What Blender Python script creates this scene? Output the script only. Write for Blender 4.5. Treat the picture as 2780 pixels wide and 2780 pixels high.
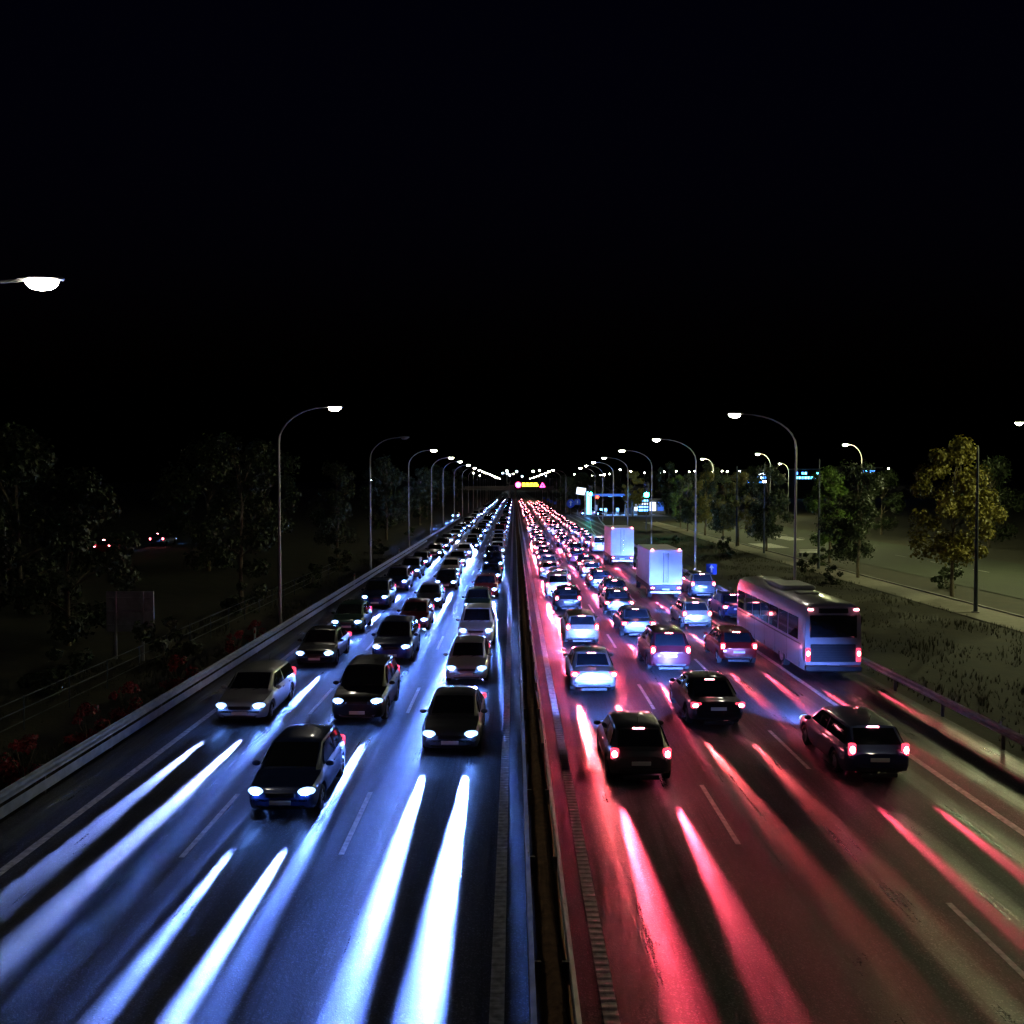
import bpy, bmesh, math, random
from mathutils import Vector, Matrix

for o in list(bpy.data.objects):
    bpy.data.objects.remove(o, do_unlink=True)
SC = bpy.context.scene
COL = SC.collection
R = math.radians
rnd = random.Random(7)

# ------------------------------------------------------------------ camera
CAMH = 8.1
cd = bpy.data.cameras.new('camera')
cam = bpy.data.objects.new('camera', cd)
COL.objects.link(cam)
cam.location = (0, 0, CAMH)
cam.rotation_euler = (R(90 - 1.685), 0, R(0.13))
cd.sensor_width = 36
cd.lens = 32.3
cd.clip_start = 0.1
cd.clip_end = 6000
SC.camera = cam

# ------------------------------------------------------------------ night sky
W = bpy.data.worlds.new('World')
SC.world = W
W.use_nodes = True
wn = W.node_tree
sky = wn.nodes.new('ShaderNodeTexSky')
sky.sky_type = 'NISHITA'
sky.sun_disc = False
sky.sun_elevation = R(-3)
sky.sun_rotation = R(180)
bg = wn.nodes['Background']
tint = wn.nodes.new('ShaderNodeVectorMath'); tint.operation = 'MULTIPLY'; tint.inputs[1].default_value = (0.22, 0.22, 1.0)
wn.links.new(sky.outputs[0], tint.inputs[0]); wn.links.new(tint.outputs[0], bg.inputs[0])
bg.inputs[1].default_value = 0.03

SC.view_settings.view_transform = 'Standard'
SC.view_settings.look = 'None'
SC.view_settings.exposure = 0.0
SC.view_settings.gamma = 1.0
SC.view_settings.use_curve_mapping = False
cy = SC.cycles
cy.use_denoising = True
try:
    cy.denoiser = 'OPENIMAGEDENOISE'
except Exception:
    pass
cy.use_light_tree = True
cy.use_adaptive_sampling = True
cy.adaptive_threshold = 0.03
cy.adaptive_min_samples = 16
cy.volume_bounces = 0
cy.max_bounces = 4
cy.diffuse_bounces = 2
cy.glossy_bounces = 3
cy.transmission_bounces = 2
cy.sample_clamp_indirect = 4.0
cy.caustics_reflective = False
cy.caustics_refractive = False

# light levels (W) of the lamps the place has, and of the added tail beams
P_HEAD = 240000.0
P_TAIL = 4200.0
P_STREET = 130.0
C_HEAD = (0.12, 0.25, 1.0)
C_HEAD2 = (0.16, 0.29, 1.0)
C_HEAD3 = (0.24, 0.36, 1.0)
C_TAIL = (1.0, 0.07, 0.13)
C_TAIL2 = (1.0, 0.10, 0.11)
C_STREET = (1.0, 0.92, 0.74)

# ------------------------------------------------------------------ helpers
def tag(o, label=None, cat=None, group=None, kind=None):
    if label: o['label'] = label
    if cat: o['category'] = cat
    if group: o['group'] = group
    if kind: o['kind'] = kind
    return o

def link(o, parent=None):
    COL.objects.link(o)
    if parent is not None:
        o.parent = parent
    return o

def empty(name, loc=(0, 0, 0), rz=0.0, parent=None):
    o = bpy.data.objects.new(name, None)
    o.empty_display_size = 0.2
    o.location = loc
    o.rotation_euler = (0, 0, rz)
    return link(o, parent)

def inst(name, data, parent=None, loc=(0, 0, 0), rot=(0, 0, 0), scale=(1, 1, 1)):
    o = bpy.data.objects.new(name, data)
    o.location = loc
    o.rotation_euler = rot
    o.scale = scale
    return link(o, parent)

class MB:
    """collects shapes, builds one mesh"""
    def __init__(s):
        s.v = []; s.f = []; s.m = []; s.cur = 0
    def face(s, idx): s.f.append(tuple(idx)); s.m.append(s.cur)
    def box(s, x0, x1, y0, y1, z0, z1):
        b = len(s.v)
        s.v += [(x0,y0,z0),(x1,y0,z0),(x1,y1,z0),(x0,y1,z0),(x0,y0,z1),(x1,y0,z1),(x1,y1,z1),(x0,y1,z1)]
        for q in ((0,3,2,1),(4,5,6,7),(0,1,5,4),(1,2,6,5),(2,3,7,6),(3,0,4,7)):
            s.face([b+i for i in q])
        return s
    def bbox(s, x0, x1, y0, y1, z0, z1, r=0.02):
        """chamfered box (vertical edges and top/bottom rim)"""
        def ring(i, z):
            b = len(s.v)
            a0, a1, c0, c1 = x0+i, x1-i, y0+i, y1-i
            k = r
            s.v += [(a0+k,c0,z),(a1-k,c0,z),(a1,c0+k,z),(a1,c1-k,z),(a1-k,c1,z),(a0+k,c1,z),(a0,c1-k,z),(a0,c0+k,z)]
            return b
        rs = [ring(r, z0), ring(0, z0+r), ring(0, z1-r), ring(r, z1)]
        for a, c in zip(rs, rs[1:]):
            for i in range(8):
                j = (i+1) % 8
                s.face((a+i, a+j, c+j, c+i))
        s.face([rs[0]+i for i in range(7, -1, -1)])
        s.face([rs[-1]+i for i in range(8)])
        return s
    def tube(s, pts, rad, n=8, cap=True):
        rings = []
        pts = [Vector(p) for p in pts]
        for i, p in enumerate(pts):
            a = pts[max(i-1, 0)]; c = pts[min(i+1, len(pts)-1)]
            t = (c-a).normalized()
            up = Vector((0,0,1)) if abs(t.z) < 0.95 else Vector((0,1,0))
            u = t.cross(up).normalized(); w = u.cross(t).normalized()
            rr = rad[i] if isinstance(rad, (list, tuple)) else rad
            b = len(s.v)
            for k in range(n):
                an = 2*math.pi*k/n
                q = p + u*(math.cos(an)*rr) + w*(math.sin(an)*rr)
                s.v.append(tuple(q))
            rings.append(b)
        for a, c in zip(rings, rings[1:]):
            for k in range(n):
                j = (k+1) % n
                s.face((a+k, a+j, c+j, c+k))
        if cap:
            s.face([rings[0]+k for k in range(n-1, -1, -1)])
            s.face([rings[-1]+k for k in range(n)])
        return s
    def ell(s, c, r, nu=12, nv=8, top=1.0, bot=-1.0):
        rows = []
        for j in range(nv+1):
            t = bot + (top-bot)*j/nv
            ph = math.asin(max(-1, min(1, t)))
            b = len(s.v)
            for i in range(nu):
                th = 2*math.pi*i/nu
                s.v.append((c[0]+r[0]*math.cos(ph)*math.cos(th), c[1]+r[1]*math.cos(ph)*math.sin(th), c[2]+r[2]*math.sin(ph)))
            rows.append(b)
        for a, d in zip(rows, rows[1:]):
            for i in range(nu):
                k = (i+1) % nu
                s.face((a+i, a+k, d+k, d+i))
        s.face([rows[0]+i for i in range(nu-1, -1, -1)])
        s.face([rows[-1]+i for i in range(nu)])
        return s
    def disc(s, c, r, axis='y', n=20, th=0.02):
        """short cylinder with its axis along x, y or z"""
        b = len(s.v)
        for e in (-th/2, th/2):
            for k in range(n):
                a = 2*math.pi*k/n
                p, q = r*math.cos(a), r*math.sin(a)
                s.v.append({'y': (c[0]+p, c[1]+e, c[2]+q), 'x': (c[0]+e, c[1]+p, c[2]+q), 'z': (c[0]+p, c[1]+q, c[2]+e)}[axis])
        for k in range(n):
            j = (k+1) % n
            s.face((b+k, b+j, b+n+j, b+n+k))
        s.face([b+k for k in range(n-1, -1, -1)]); s.face([b+n+k for k in range(n)])
        return s
    def prof(s, pts, y0, y1, closed=True):
        """x-z profile swept along y"""
        n = len(pts); b = len(s.v)
        for y in (y0, y1):
            for (x, z) in pts: s.v.append((x, y, z))
        for i in range(n if closed else n-1):
            j = (i+1) % n
            s.face((b+i, b+j, b+n+j, b+n+i))
        if closed:
            s.face([b+i for i in range(n-1, -1, -1)]); s.face([b+n+i for i in range(n)])
        return s
    def slab(s, quad, th):
        """thin plate from 4 outer corners, thickened inwards along -normal"""
        q = [Vector(p) for p in quad]
        n = (q[1]-q[0]).cross(q[2]-q[0]).normalized()
        b = len(s.v)
        s.v += [tuple(p) for p in q] + [tuple(p-n*th) for p in q]
        s.face((b, b+1, b+2, b+3)); s.face((b+7, b+6, b+5, b+4))
        for i in range(4):
            j = (i+1) % 4
            s.face((b+i, b+4+i, b+4+j, b+j))
        return s
    def data(s, name, mats, smooth=None):
        me = bpy.data.meshes.new(name)
        me.from_pydata(s.v, [], s.f)
        if not isinstance(mats, (list, tuple)): mats = [mats]
        for m in mats: me.materials.append(m)
        if len(mats) > 1: me.polygons.foreach_set('material_index', s.m)
        bm = bmesh.new(); bm.from_mesh(me)
        bmesh.ops.recalc_face_normals(bm, faces=bm.faces)
        bm.to_mesh(me); bm.free()
        if smooth is not None:
            me.polygons.foreach_set('use_smooth', [True]*len(me.polygons))
            me.set_sharp_from_angle(angle=R(smooth))
        me.update()
        return me
    def obj(s, name, mats, parent=None, smooth=None, loc=(0,0,0), rot=(0,0,0)):
        return inst(name, s.data(name, mats, smooth), parent, loc, rot)

# ------------------------------------------------------------------ materials
def mat(name):
    m = bpy.data.materials.new(name); m.use_nodes = True
    nt = m.node_tree
    return m, nt, nt.nodes['Principled BSDF']

def pbr(name, col, rough=0.6, metal=0.0, noise=0.0, nscale=6.0, spec=0.5, coat=0.0, bump=0.0, bscale=30.0):
    m, nt, b = mat(name)
    b.inputs['Base Color'].default_value = (*col, 1)
    b.inputs['Roughness'].default_value = rough
    b.inputs['Metallic'].default_value = metal
    b.inputs['Specular IOR Level'].default_value = spec
    b.inputs['Coat Weight'].default_value = coat
    b.inputs['Coat Roughness'].default_value = 0.06
    if noise or bump:
        g = nt.nodes.new('ShaderNodeNewGeometry')
    if noise:
        t = nt.nodes.new('ShaderNodeTexNoise'); t.inputs['Scale'].default_value = nscale; t.inputs['Detail'].default_value = 6
        nt.links.new(g.outputs['Position'], t.inputs['Vector'])
        r = nt.nodes.new('ShaderNodeMapRange'); r.inputs['From Min'].default_value = 0.3; r.inputs['From Max'].default_value = 0.7
        r.inputs['To Min'].default_value = 1-noise; r.inputs['To Max'].default_value = 1+noise
        nt.links.new(t.outputs['Fac'], r.inputs['Value'])
        mx = nt.nodes.new('ShaderNodeVectorMath'); mx.operation = 'SCALE'
        mx.inputs[0].default_value = col
        nt.links.new(r.outputs[0], mx.inputs['Scale'])
        nt.links.new(mx.outputs[0], b.inputs['Base Color'])
        r2 = nt.nodes.new('ShaderNodeMapRange')
        r2.inputs['To Min'].default_value = max(0.02, rough-0.15); r2.inputs['To Max'].default_value = min(1, rough+0.15)
        nt.links.new(t.outputs['Fac'], r2.inputs['Value']); nt.links.new(r2.outputs[0], b.inputs['Roughness'])
    if bump:
        t2 = nt.nodes.new('ShaderNodeTexNoise'); t2.inputs['Scale'].default_value = bscale; t2.inputs['Detail'].default_value = 5
        nt.links.new(g.outputs['Position'], t2.inputs['Vector'])
        bp = nt.nodes.new('ShaderNodeBump'); bp.inputs['Strength'].default_value = bump; bp.inputs['Distance'].default_value = 0.02
        nt.links.new(t2.outputs['Fac'], bp.inputs['Height']); nt.links.new(bp.outputs[0], b.inputs['Normal'])
    return m

def glow(name, col, strength, base=(0.1, 0.1, 0.1)):
    m, nt, b = mat(name)
    b.inputs['Base Color'].default_value = (*base, 1)
    b.inputs['Roughness'].default_value = 0.15
    b.inputs['Emission Color'].default_value = (*col, 1)
    b.inputs['Emission Strength'].default_value = strength
    return m

def asphalt(name, x0, lane, wet=0.25, dry=0.62):
    m, nt, b = mat(name)
    N = nt.nodes; L = nt.links
    g = N.new('ShaderNodeNewGeometry')
    sx = N.new('ShaderNodeSeparateXYZ'); L.new(g.outputs['Position'], sx.inputs[0])
    def math_(op, a, c=None, d=None):
        n = N.new('ShaderNodeMath'); n.operation = op
        for i, q in enumerate((a, c, d)):
            if q is None: continue
            if isinstance(q, (int, float)): n.inputs[i].default_value = q
            else: L.new(q, n.inputs[i])
        return n.outputs[0]
    def noise(scale, detail=5, vec=None, rough=0.6):
        n = N.new('ShaderNodeTexNoise'); n.inputs['Scale'].default_value = scale; n.inputs['Detail'].default_value = detail
        n.inputs['Roughness'].default_value = rough
        L.new(vec or g.outputs['Position'], n.inputs['Vector']); return n.outputs['Fac']
    def rng(v, a, c, lo, hi, smooth=False):
        n = N.new('ShaderNodeMapRange'); n.inputs['From Min'].default_value = a; n.inputs['From Max'].default_value = c
        n.inputs['To Min'].default_value = lo; n.inputs['To Max'].default_value = hi
        if smooth: n.interpolation_type = 'SMOOTHSTEP'
        L.new(v, n.inputs['Value']); return n.outputs[0]
    # wheel tracks, polished by tyres, along each lane
    st = N.new('ShaderNodeVectorMath'); st.operation = 'MULTIPLY'; st.inputs[1].default_value = (1.0, 0.045, 1.0)
    L.new(g.outputs['Position'], st.inputs[0])
    streak = noise(2.6, 6, st.outputs[0], 0.7)
    wob = rng(streak, 0.3, 0.7, -0.16, 0.16)
    f = math_('FRACT', math_('DIVIDE', math_('ADD', math_('SUBTRACT', sx.outputs[0], x0), wob), lane))
    d = math_('ABSOLUTE', math_('SUBTRACT', math_('ABSOLUTE', math_('SUBTRACT', f, 0.5)), 0.235))
    track = rng(d, 0.03, 0.13, 1.0, 0.0, True)
    big = noise(0.35, 4)
    track2 = math_('MULTIPLY', track, rng(big, 0.3, 0.65, 0.55, 1.0))
    rough0 = math_('ADD', dry, math_('MULTIPLY', track2, wet-dry))
    st3 = N.new('ShaderNodeVectorMath'); st3.operation = 'MULTIPLY'; st3.inputs[1].default_value = (1.0, 0.012, 1.0)
    L.new(g.outputs['Position'], st3.inputs[0])
    brush = rng(noise(9.0, 4, st3.outputs[0], 0.75), 0.34, 0.66, -0.04, 0.07)
    r1 = math_('ADD', math_('ADD', rough0, brush), rng(noise(22, 3), 0.3, 0.7, -0.04, 0.04))
    L.new(math_('MAXIMUM', r1, 0.23), b.inputs['Roughness'])
    # aggregate
    v = N.new('ShaderNodeTexVoronoi'); v.inputs['Scale'].default_value = 42; L.new(g.outputs['Position'], v.inputs['Vector'])
    hs = N.new('ShaderNodeSeparateColor'); L.new(v.outputs['Color'], hs.inputs[0])
    chip = rng(math_('POWER', hs.outputs[0], 7.0), 0, 1, 0.72, 3.4)
    val = math_('MULTIPLY', chip, rng(streak, 0.25, 0.75, 0.75, 1.25))
    val = math_('MULTIPLY', val, rng(big, 0.3, 0.7, 0.82, 1.18))
    oil = rng(math_('ABSOLUTE', math_('SUBTRACT', f, 0.5)), 0.03, 0.14, 0.72, 1.0, True)
    val = math_('MULTIPLY', val, oil)
    blot = rng(noise(1.7, 5, None, 0.7), 0.60, 0.70, 1.0, 0.62, True)
    val = math_('MULTIPLY', val, blot)
    # sealed cracks running along the lanes
    st2 = N.new('ShaderNodeVectorMath'); st2.operation = 'MULTIPLY'; st2.inputs[1].default_value = (0.5, 0.02, 1.0)
    L.new(g.outputs['Position'], st2.inputs[0])
    cr = math_('ABSOLUTE', math_('SUBTRACT', noise(2.0, 3, st2.outputs[0]), 0.5))
    val = math_('MULTIPLY', val, rng(cr, 0.002, 0.006, 0.45, 1.0))
    base = N.new('ShaderNodeVectorMath'); base.operation = 'SCALE'; base.inputs[0].default_value = (0.038, 0.039, 0.043)
    L.new(val, base.inputs['Scale'])
    L.new(base.outputs[0], b.inputs['Base Color'])
    b.inputs['Specular IOR Level'].default_value = 0.55
    bp = N.new('ShaderNodeBump'); bp.inputs['Strength'].default_value = 0.45; bp.inputs['Distance'].default_value = 0.006
    hgt = math_('ADD', v.outputs['Distance'], noise(90, 2))
    L.new(hgt, bp.inputs['Height']); L.new(bp.outputs[0], b.inputs['Normal'])
    return m

def foliage(name, c0, c1):
    m, nt, b = mat(name)
    oi = nt.nodes.new('ShaderNodeNewGeometry')
    t = nt.nodes.new('ShaderNodeTexNoise'); t.inputs['Scale'].default_value = 1.3; t.inputs['Detail'].default_value = 4
    nt.links.new(oi.outputs['Position'], t.inputs['Vector'])
    r = nt.nodes.new('ShaderNodeValToRGB')
    r.color_ramp.elements[0].position = 0.3; r.color_ramp.elements[0].color = (*c0, 1)
    r.color_ramp.elements[1].position = 0.7; r.color_ramp.elements[1].color = (*c1, 1)
    nt.links.new(t.outputs['Fac'], r.inputs[0]); nt.links.new(r.outputs[0], b.inputs['Base Color'])
    b.inputs['Roughness'].default_value = 0.55
    b.inputs['Subsurface Weight'].default_value = 0.0
    return m

def paint_mat():
    m, nt, b = mat('car paint')
    oi = nt.nodes.new('ShaderNodeObjectInfo')
    nt.links.new(oi.outputs['Color'], b.inputs['Base Color'])
    b.inputs['Metallic'].default_value = 0.35
    b.inputs['Roughness'].default_value = 0.34
    b.inputs['Coat Weight'].default_value = 0.8
    b.inputs['Coat Roughness'].default_value = 0.08
    g = nt.nodes.new('ShaderNodeTexCoord')
    t = nt.nodes.new('ShaderNodeTexNoise'); t.inputs['Scale'].default_value = 3; t.inputs['Detail'].default_value = 5
    nt.links.new(g.outputs['Object'], t.inputs['Vector'])
    r = nt.nodes.new('ShaderNodeMapRange'); r.inputs['To Min'].default_value = 0.22; r.inputs['To Max'].default_value = 0.5
    nt.links.new(t.outputs['Fac'], r.inputs['Value']); nt.links.new(r.outputs[0], b.inputs['Roughness'])
    return m

M = {}
M['asphalt_l'] = asphalt('worn asphalt oncoming', -10.7, 3.47)
M['asphalt_r'] = asphalt('worn asphalt outgoing', 1.5, 3.47)
M['paint'] = pbr('road paint', (0.56, 0.56, 0.54), 0.6, noise=0.42, nscale=7, bump=0.3, bscale=60)
M['rail'] = pbr('galvanised steel', (0.42, 0.44, 0.47), 0.42, 0.55, noise=0.25, nscale=3)
M['rust'] = pbr('dusty steel', (0.20, 0.17, 0.15), 0.7, 0.2, noise=0.3, nscale=5)
M['soil'] = pbr('median soil', (0.24, 0.13, 0.06), 0.95, noise=0.35, nscale=5, bump=0.8, bscale=14)
M['ground'] = pbr('dry grass ground', (0.036, 0.032, 0.018), 0.95, noise=0.45, nscale=0.8, bump=1.0, bscale=6)
M['hill'] = pbr('far hills', (0.03, 0.035, 0.03), 1.0, noise=0.3, nscale=0.02)
M['path'] = pbr('footway paving', (0.24, 0.22, 0.18), 0.85, noise=0.2, nscale=2, bump=0.3, bscale=20)
M['sideroad'] = pbr('pale worn tarmac', (0.034, 0.042, 0.024), 0.95, noise=0.25, nscale=0.6, bump=0.3, bscale=40)
M['concrete'] = pbr('concrete', (0.30, 0.29, 0.28), 0.85, noise=0.2, nscale=1.5)
M['pole'] = pbr('lamp post steel', (0.38, 0.38, 0.40), 0.45, 0.5, noise=0.15, nscale=4)
M['darkpole'] = pbr('dark painted post', (0.06, 0.075, 0.10), 0.5, 0.2, noise=0.2, nscale=4)
M['carpaint'] = paint_mat()
M['glass'] = pbr('tinted glass', (0.012, 0.014, 0.018), 0.06, 0.0, spec=0.8)
M['black'] = pbr('black plastic', (0.02, 0.02, 0.022), 0.5, noise=0.2)
M['tyre'] = pbr('tyre rubber', (0.02, 0.02, 0.02), 0.8, noise=0.3, nscale=12)
M['alloy'] = pbr('alloy', (0.5, 0.5, 0.52), 0.3, 0.8, noise=0.1)
M['chrome'] = pbr('chrome', (0.6, 0.6, 0.62), 0.15, 0.9, noise=0.1)
M['plate'] = pbr('number plate', (0.75, 0.75, 0.72), 0.5, noise=0.05)
M['plate_ink'] = pbr('plate border', (0.02, 0.02, 0.02), 0.5)
M['head'] = glow('headlamp glass', (0.30, 0.52, 1.0), 3.0, (0.6, 0.6, 0.6))
M['bulb'] = glow('headlamp beam', (0.12, 0.29, 1.0), 150.0)
M['tail'] = glow('tail lamp glass', (1.0, 0.05, 0.10), 2.6, (0.3, 0.01, 0.01))
M['tbulb'] = glow('tail lamp filament', (1.0, 0.22, 0.28), 55.0)
M['street'] = glow('street lamp glass', (1.0, 0.93, 0.74), 70.0)
M['street2'] = glow('park lamp glass', (0.92, 1.0, 0.60), 60.0)
M['unlit'] = pbr('unlit lamp glass', (0.3, 0.3, 0.3), 0.2)
M['truckwhite'] = pbr('truck box panel', (0.62, 0.62, 0.66), 0.5, noise=0.1, nscale=1.2)
M['bluesign'] = pbr('blue sign', (0.01, 0.05, 0.42), 0.4, noise=0.05)
M['whitesign'] = pbr('white sign', (0.75, 0.75, 0.75), 0.4, noise=0.05)
M['redsign'] = pbr('red sign', (0.5, 0.02, 0.02), 0.4, noise=0.05)
M['bark'] = pbr('bark', (0.16, 0.13, 0.09), 0.9, noise=0.4, nscale=9, bump=0.8, bscale=25)
M['leaf_lit'] = foliage('lamplit yellow leaves', (0.12, 0.115, 0.015), (0.26, 0.22, 0.03))  # brighter tone for crowns near lamps: lamplight put into the colour
M['leaf_g'] = foliage('green leaves', (0.05, 0.11, 0.015), (0.12, 0.20, 0.03))
M['leaf_dim'] = foliage('unlit leaves', (0.022, 0.04, 0.015), (0.055, 0.075, 0.025))  # darker tone for crowns the lamps miss: shade put into the colour
M['leaf_r'] = foliage('red leaves', (0.16, 0.008, 0.012), (0.34, 0.02, 0.03))
M['grass'] = foliage('dry grass', (0.03, 0.036, 0.012), (0.075, 0.07, 0.025))

EMPTY_N = {}

# ------------------------------------------------------------------ ground, roads
def sheet(name, pts, z, m, kind='structure'):
    b = MB(); b.v = [(x, y, z) for x, y in pts]; b.face(range(len(pts)))
    o = b.obj(name, m); tag(o, kind=kind); return o

def ground():
    b = MB()
    xs = [-2500, -600, -250, -120, -70, -40, -30, -24, -19, -15, -12.9, 15.4, 19, 24, 27, 60, 90, 120, 250, 600, 2500]
    ys = [-40, 0, 10, 20, 30, 40, 55, 70, 90, 110, 140, 170, 200, 240, 300, 400, 500, 700, 1000, 1500, 3000, 5500]
    r2 = random.Random(3)
    for y in ys:
        for x in xs:
            z = -0.03
            if x < -12.9: z += min(1.2, (-12.9 - x)*0.10) + r2.uniform(-.08, .08)*(x < -14)
            if 15.4 < x < 27: z += r2.uniform(-.05, .05)
            b.v.append((x, y, z))
    n = len(xs)
    for j in range(len(ys)-1):
        for i in range(n-1):
            b.face((j*n+i, j*n+i+1, (j+1)*n+i+1, (j+1)*n+i))
    o = b.obj('ground', M['ground'], smooth=60); tag(o, kind='structure')
ground()

YN, YF = -20.0, 1500.0
road_l = sheet('road', [(-12.3, YN), (0.24, YN), (0.24, YF), (-12.3, YF)], 0.0, M['asphalt_l'])
road_l['label'] = 'oncoming carriageway of worn asphalt left of the median barrier'
# right carriageway widens into the exit lane beyond 110 m
road_r = sheet('road', [(0.95, YN), (15.0, YN), (15.0, 110), (16.4, 150), (18.6, 190), (21.6, 235), (21.6, 250), (12.4, 250), (12.4, YF), (0.95, YF)], 0.0, M['asphalt_r'])
road_r['label'] = 'outgoing carriageway of worn asphalt right of the median barrier'
mb_ = MB(); r_m = random.Random(4)
ym = [YN] + [8 + 1.1*k for k in range(90)] + [140, 200, 400, YF]
for y in ym:
    for x, z in ((.24, -.02), (.345, .40), (.45, .56), (.60, .62), (.74, .56), (.835, .40), (.95, -.02)):
        mb_.v.append((x, y, z + (r_m.uniform(-.05, .05) if z > .3 else 0)))
for j in range(len(ym)-1):
    for i in range(6): mb_.face((j*7+i, j*7+i+1, j*7+i+8, j*7+i+7))
med = mb_.obj('median_strip', M['soil'], smooth=70); tag(med, kind='structure')
med['label'] = 'brown soil strip between the two median guardrails'

def edge_line(parent, x0, x1, label, ribs=True, y1=900):
    b = MB(); b.box(x0, x1, YN, y1, 0.0, 0.004)
    e = b.obj('edge_line', M['paint'], parent)
    if label: e['label'] = label
    if ribs:
        rb = MB(); rb.v = []; w = x1-x0
        rb.prof([(0, 0), (0, 0.001), (0, 0.0)], 0, 0) if False else None
        # rounded thermoplastic bar across the line
        yy = [(-.055, 0), (-.04, .012), (0, .016), (.04, .012), (.055, 0)]
        for (q, z) in yy:
            rb.v.append((0.0, q, z)); rb.v.append((w, q, z))
        for i in range(4): rb.face((2*i, 2*i+1, 2*i+3, 2*i+2))
        rb.face((0, 2, 4, 6, 8)); rb.face((9, 7, 5, 3, 1))
        d = rb.data('rib', M['paint'], 50)
        y = 11.0
        for k in range(140):
            inst('rib', d, e, (x0, y, 0.004)); y += 0.215
    return e
edge_line(road_l, -0.38, -0.15, 'ribbed white edge line beside the median')
edge_line(road_r, 1.36, 1.60, 'ribbed white edge line beside the median')
edge_line(road_l, -10.85, -10.65, None, False)
edge_line(road_r, 11.75, 11.95, None, False, 112)
bb = MB()
pl = [(11.85, 112), (12.6, 135), (14.0, 165), (17.0, 205), (19.5, 235)]
for (a, c), (d, e) in zip(pl, pl[1:]):
    k = len(bb.v); bb.v += [(a-.1, c, .004), (a+.1, c, .004), (d+.1, e, .004), (d-.1, e, .004)]; bb.face((k, k+1, k+2, k+3))
bb.obj('edge_line', M['paint'], road_r)
bb = MB(); bb.box(-.06, .06, 0, 4.1, 0, .004)
dd = bb.data('lane_dash', M['paint'])
for x, par, off in ((-3.79, road_l, 19.9), (-7.24, road_l, 19.75), (5.06, road_r, 20.5), (8.42, road_r, 26.0)):
    y = off - 12.5
    for k in range(34):
        inst('lane_dash', dd, par, (x, y, 0.0)); y += 12.5

# ------------------------------------------------------------------ guardrails
WP = [(0, .44), (.0, .46), (.075, .485), (.075, .535), (.0, .575), (.0, .615), (.075, .655), (.075, .705), (0, .73), (0, .75)]
def wdata(sign, length):
    pts = [(sign*a, z) for a, z in WP] + [(sign*(a-.006), z) for a, z in reversed(WP)]
    b = MB(); b.prof(pts, 0.004, length-.004)
    return b.data('rail_beam', M['rail'], 35)
pb = MB()
pb.prof([(-.05, -.1), (.05, -.1), (.05, .74), (-.05, .74)], -.03, .03)
POSTD = pb.data('post', M['rust'])
rb_ = MB(); rb_.bbox(-.012, .012, -.05, .05, 0, .11, .006)
REFL = rb_.data('reflector', M['whitesign'])
rb_ = MB(); rb_.prof([(0, .10), (0, .34), (.012, .36), (.012, .08)], 0.004, 3.996)
LOWER = rb_.data('lower_rail', M['rail'])

def guardrail(name, label, xs_sign, y0, y1, curve=None, lower=False, refl=0, near=130):
    root = empty(name, (0, y0, 0))
    tag(root, label, 'guardrail')
    for x, sg in xs_sign:
        d4 = wdata(sg, 4.0)
        y = y0
        while y < min(near, y1):
            xa = curve(y) if curve else x; xc = curve(y+4) if curve else x
            rz = -math.atan2(xc-xa, 4.0)
            inst('rail_beam', d4, root, (xa, y-y0, 0), (0, 0, rz))
            inst('post', POSTD, root, (xa - sg*.06, y-y0+2, 0))
            if lower: inst('lower_rail', LOWER, root, (xa + sg*.01, y-y0, 0), (0, 0, rz), (sg, 1, 1))
            if refl and int(y/4) % refl == 0:
                inst('reflector', REFL, root, (xa + sg*.03, y-y0+2, .75))
            y += 4
        while y < y1:
            L_ = 20.0
            xa = curve(y) if curve else x; xc = curve(y+L_) if curve else x
            key = (sg, L_)
            if key not in EMPTY_N: EMPTY_N[key] = wdata(sg, L_)
            inst('rail_beam', EMPTY_N[key], root, (xa, y-y0, 0), (0, 0, -math.atan2(xc-xa, L_)), (1, math.hypot(L_, xc-xa)/L_, 1))
            y += L_
    return root
guardrail('median_guardrail', 'galvanised guardrail on the oncoming side of the brown median strip', [(0.31, -1)], 8, 480, refl=4)
guardrail('median_guardrail', 'galvanised guardrail on the outgoing side of the brown median strip', [(0.86, 1)], 8, 480, refl=6)
guardrail('roadside_guardrail', 'double galvanised guardrail along the outer shoulder of the oncoming carriageway', [(-12.35, 1)], 6, 200, lower=True)
def rcurve(y):
    if y < 110: return 14.95
    t = y-110
    return 14.95 + t*.012 + t*t*.00032
guardrail('roadside_guardrail', 'galvanised guardrail curving away along the outgoing carriageway and exit lane', [(14.95, -1)], 10, 240, curve=rcurve, refl=2)

# wire fence behind the left guardrail
fr = empty('wire_fence', (-15.6, 8, 0.25)); tag(fr, 'low wire fence on the dark bank behind left guardrail', 'fence')
b = MB(); b.tube([(0, 0, 0), (0, 0, 1.15)], .03, 6); fp = b.data('post', M['darkpole'], 40)
b = MB(); b.tube([(0, 0, 0), (0, 3, 0)], .018, 5); fw = b.data('wire', M['darkpole'], 40)
for k in range(24):
    inst('post', fp, fr, (0, 3*k, 0))
    for z in (.35, .75, 1.12): inst('wire', fw, fr, (0, 3*k, z))

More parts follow.
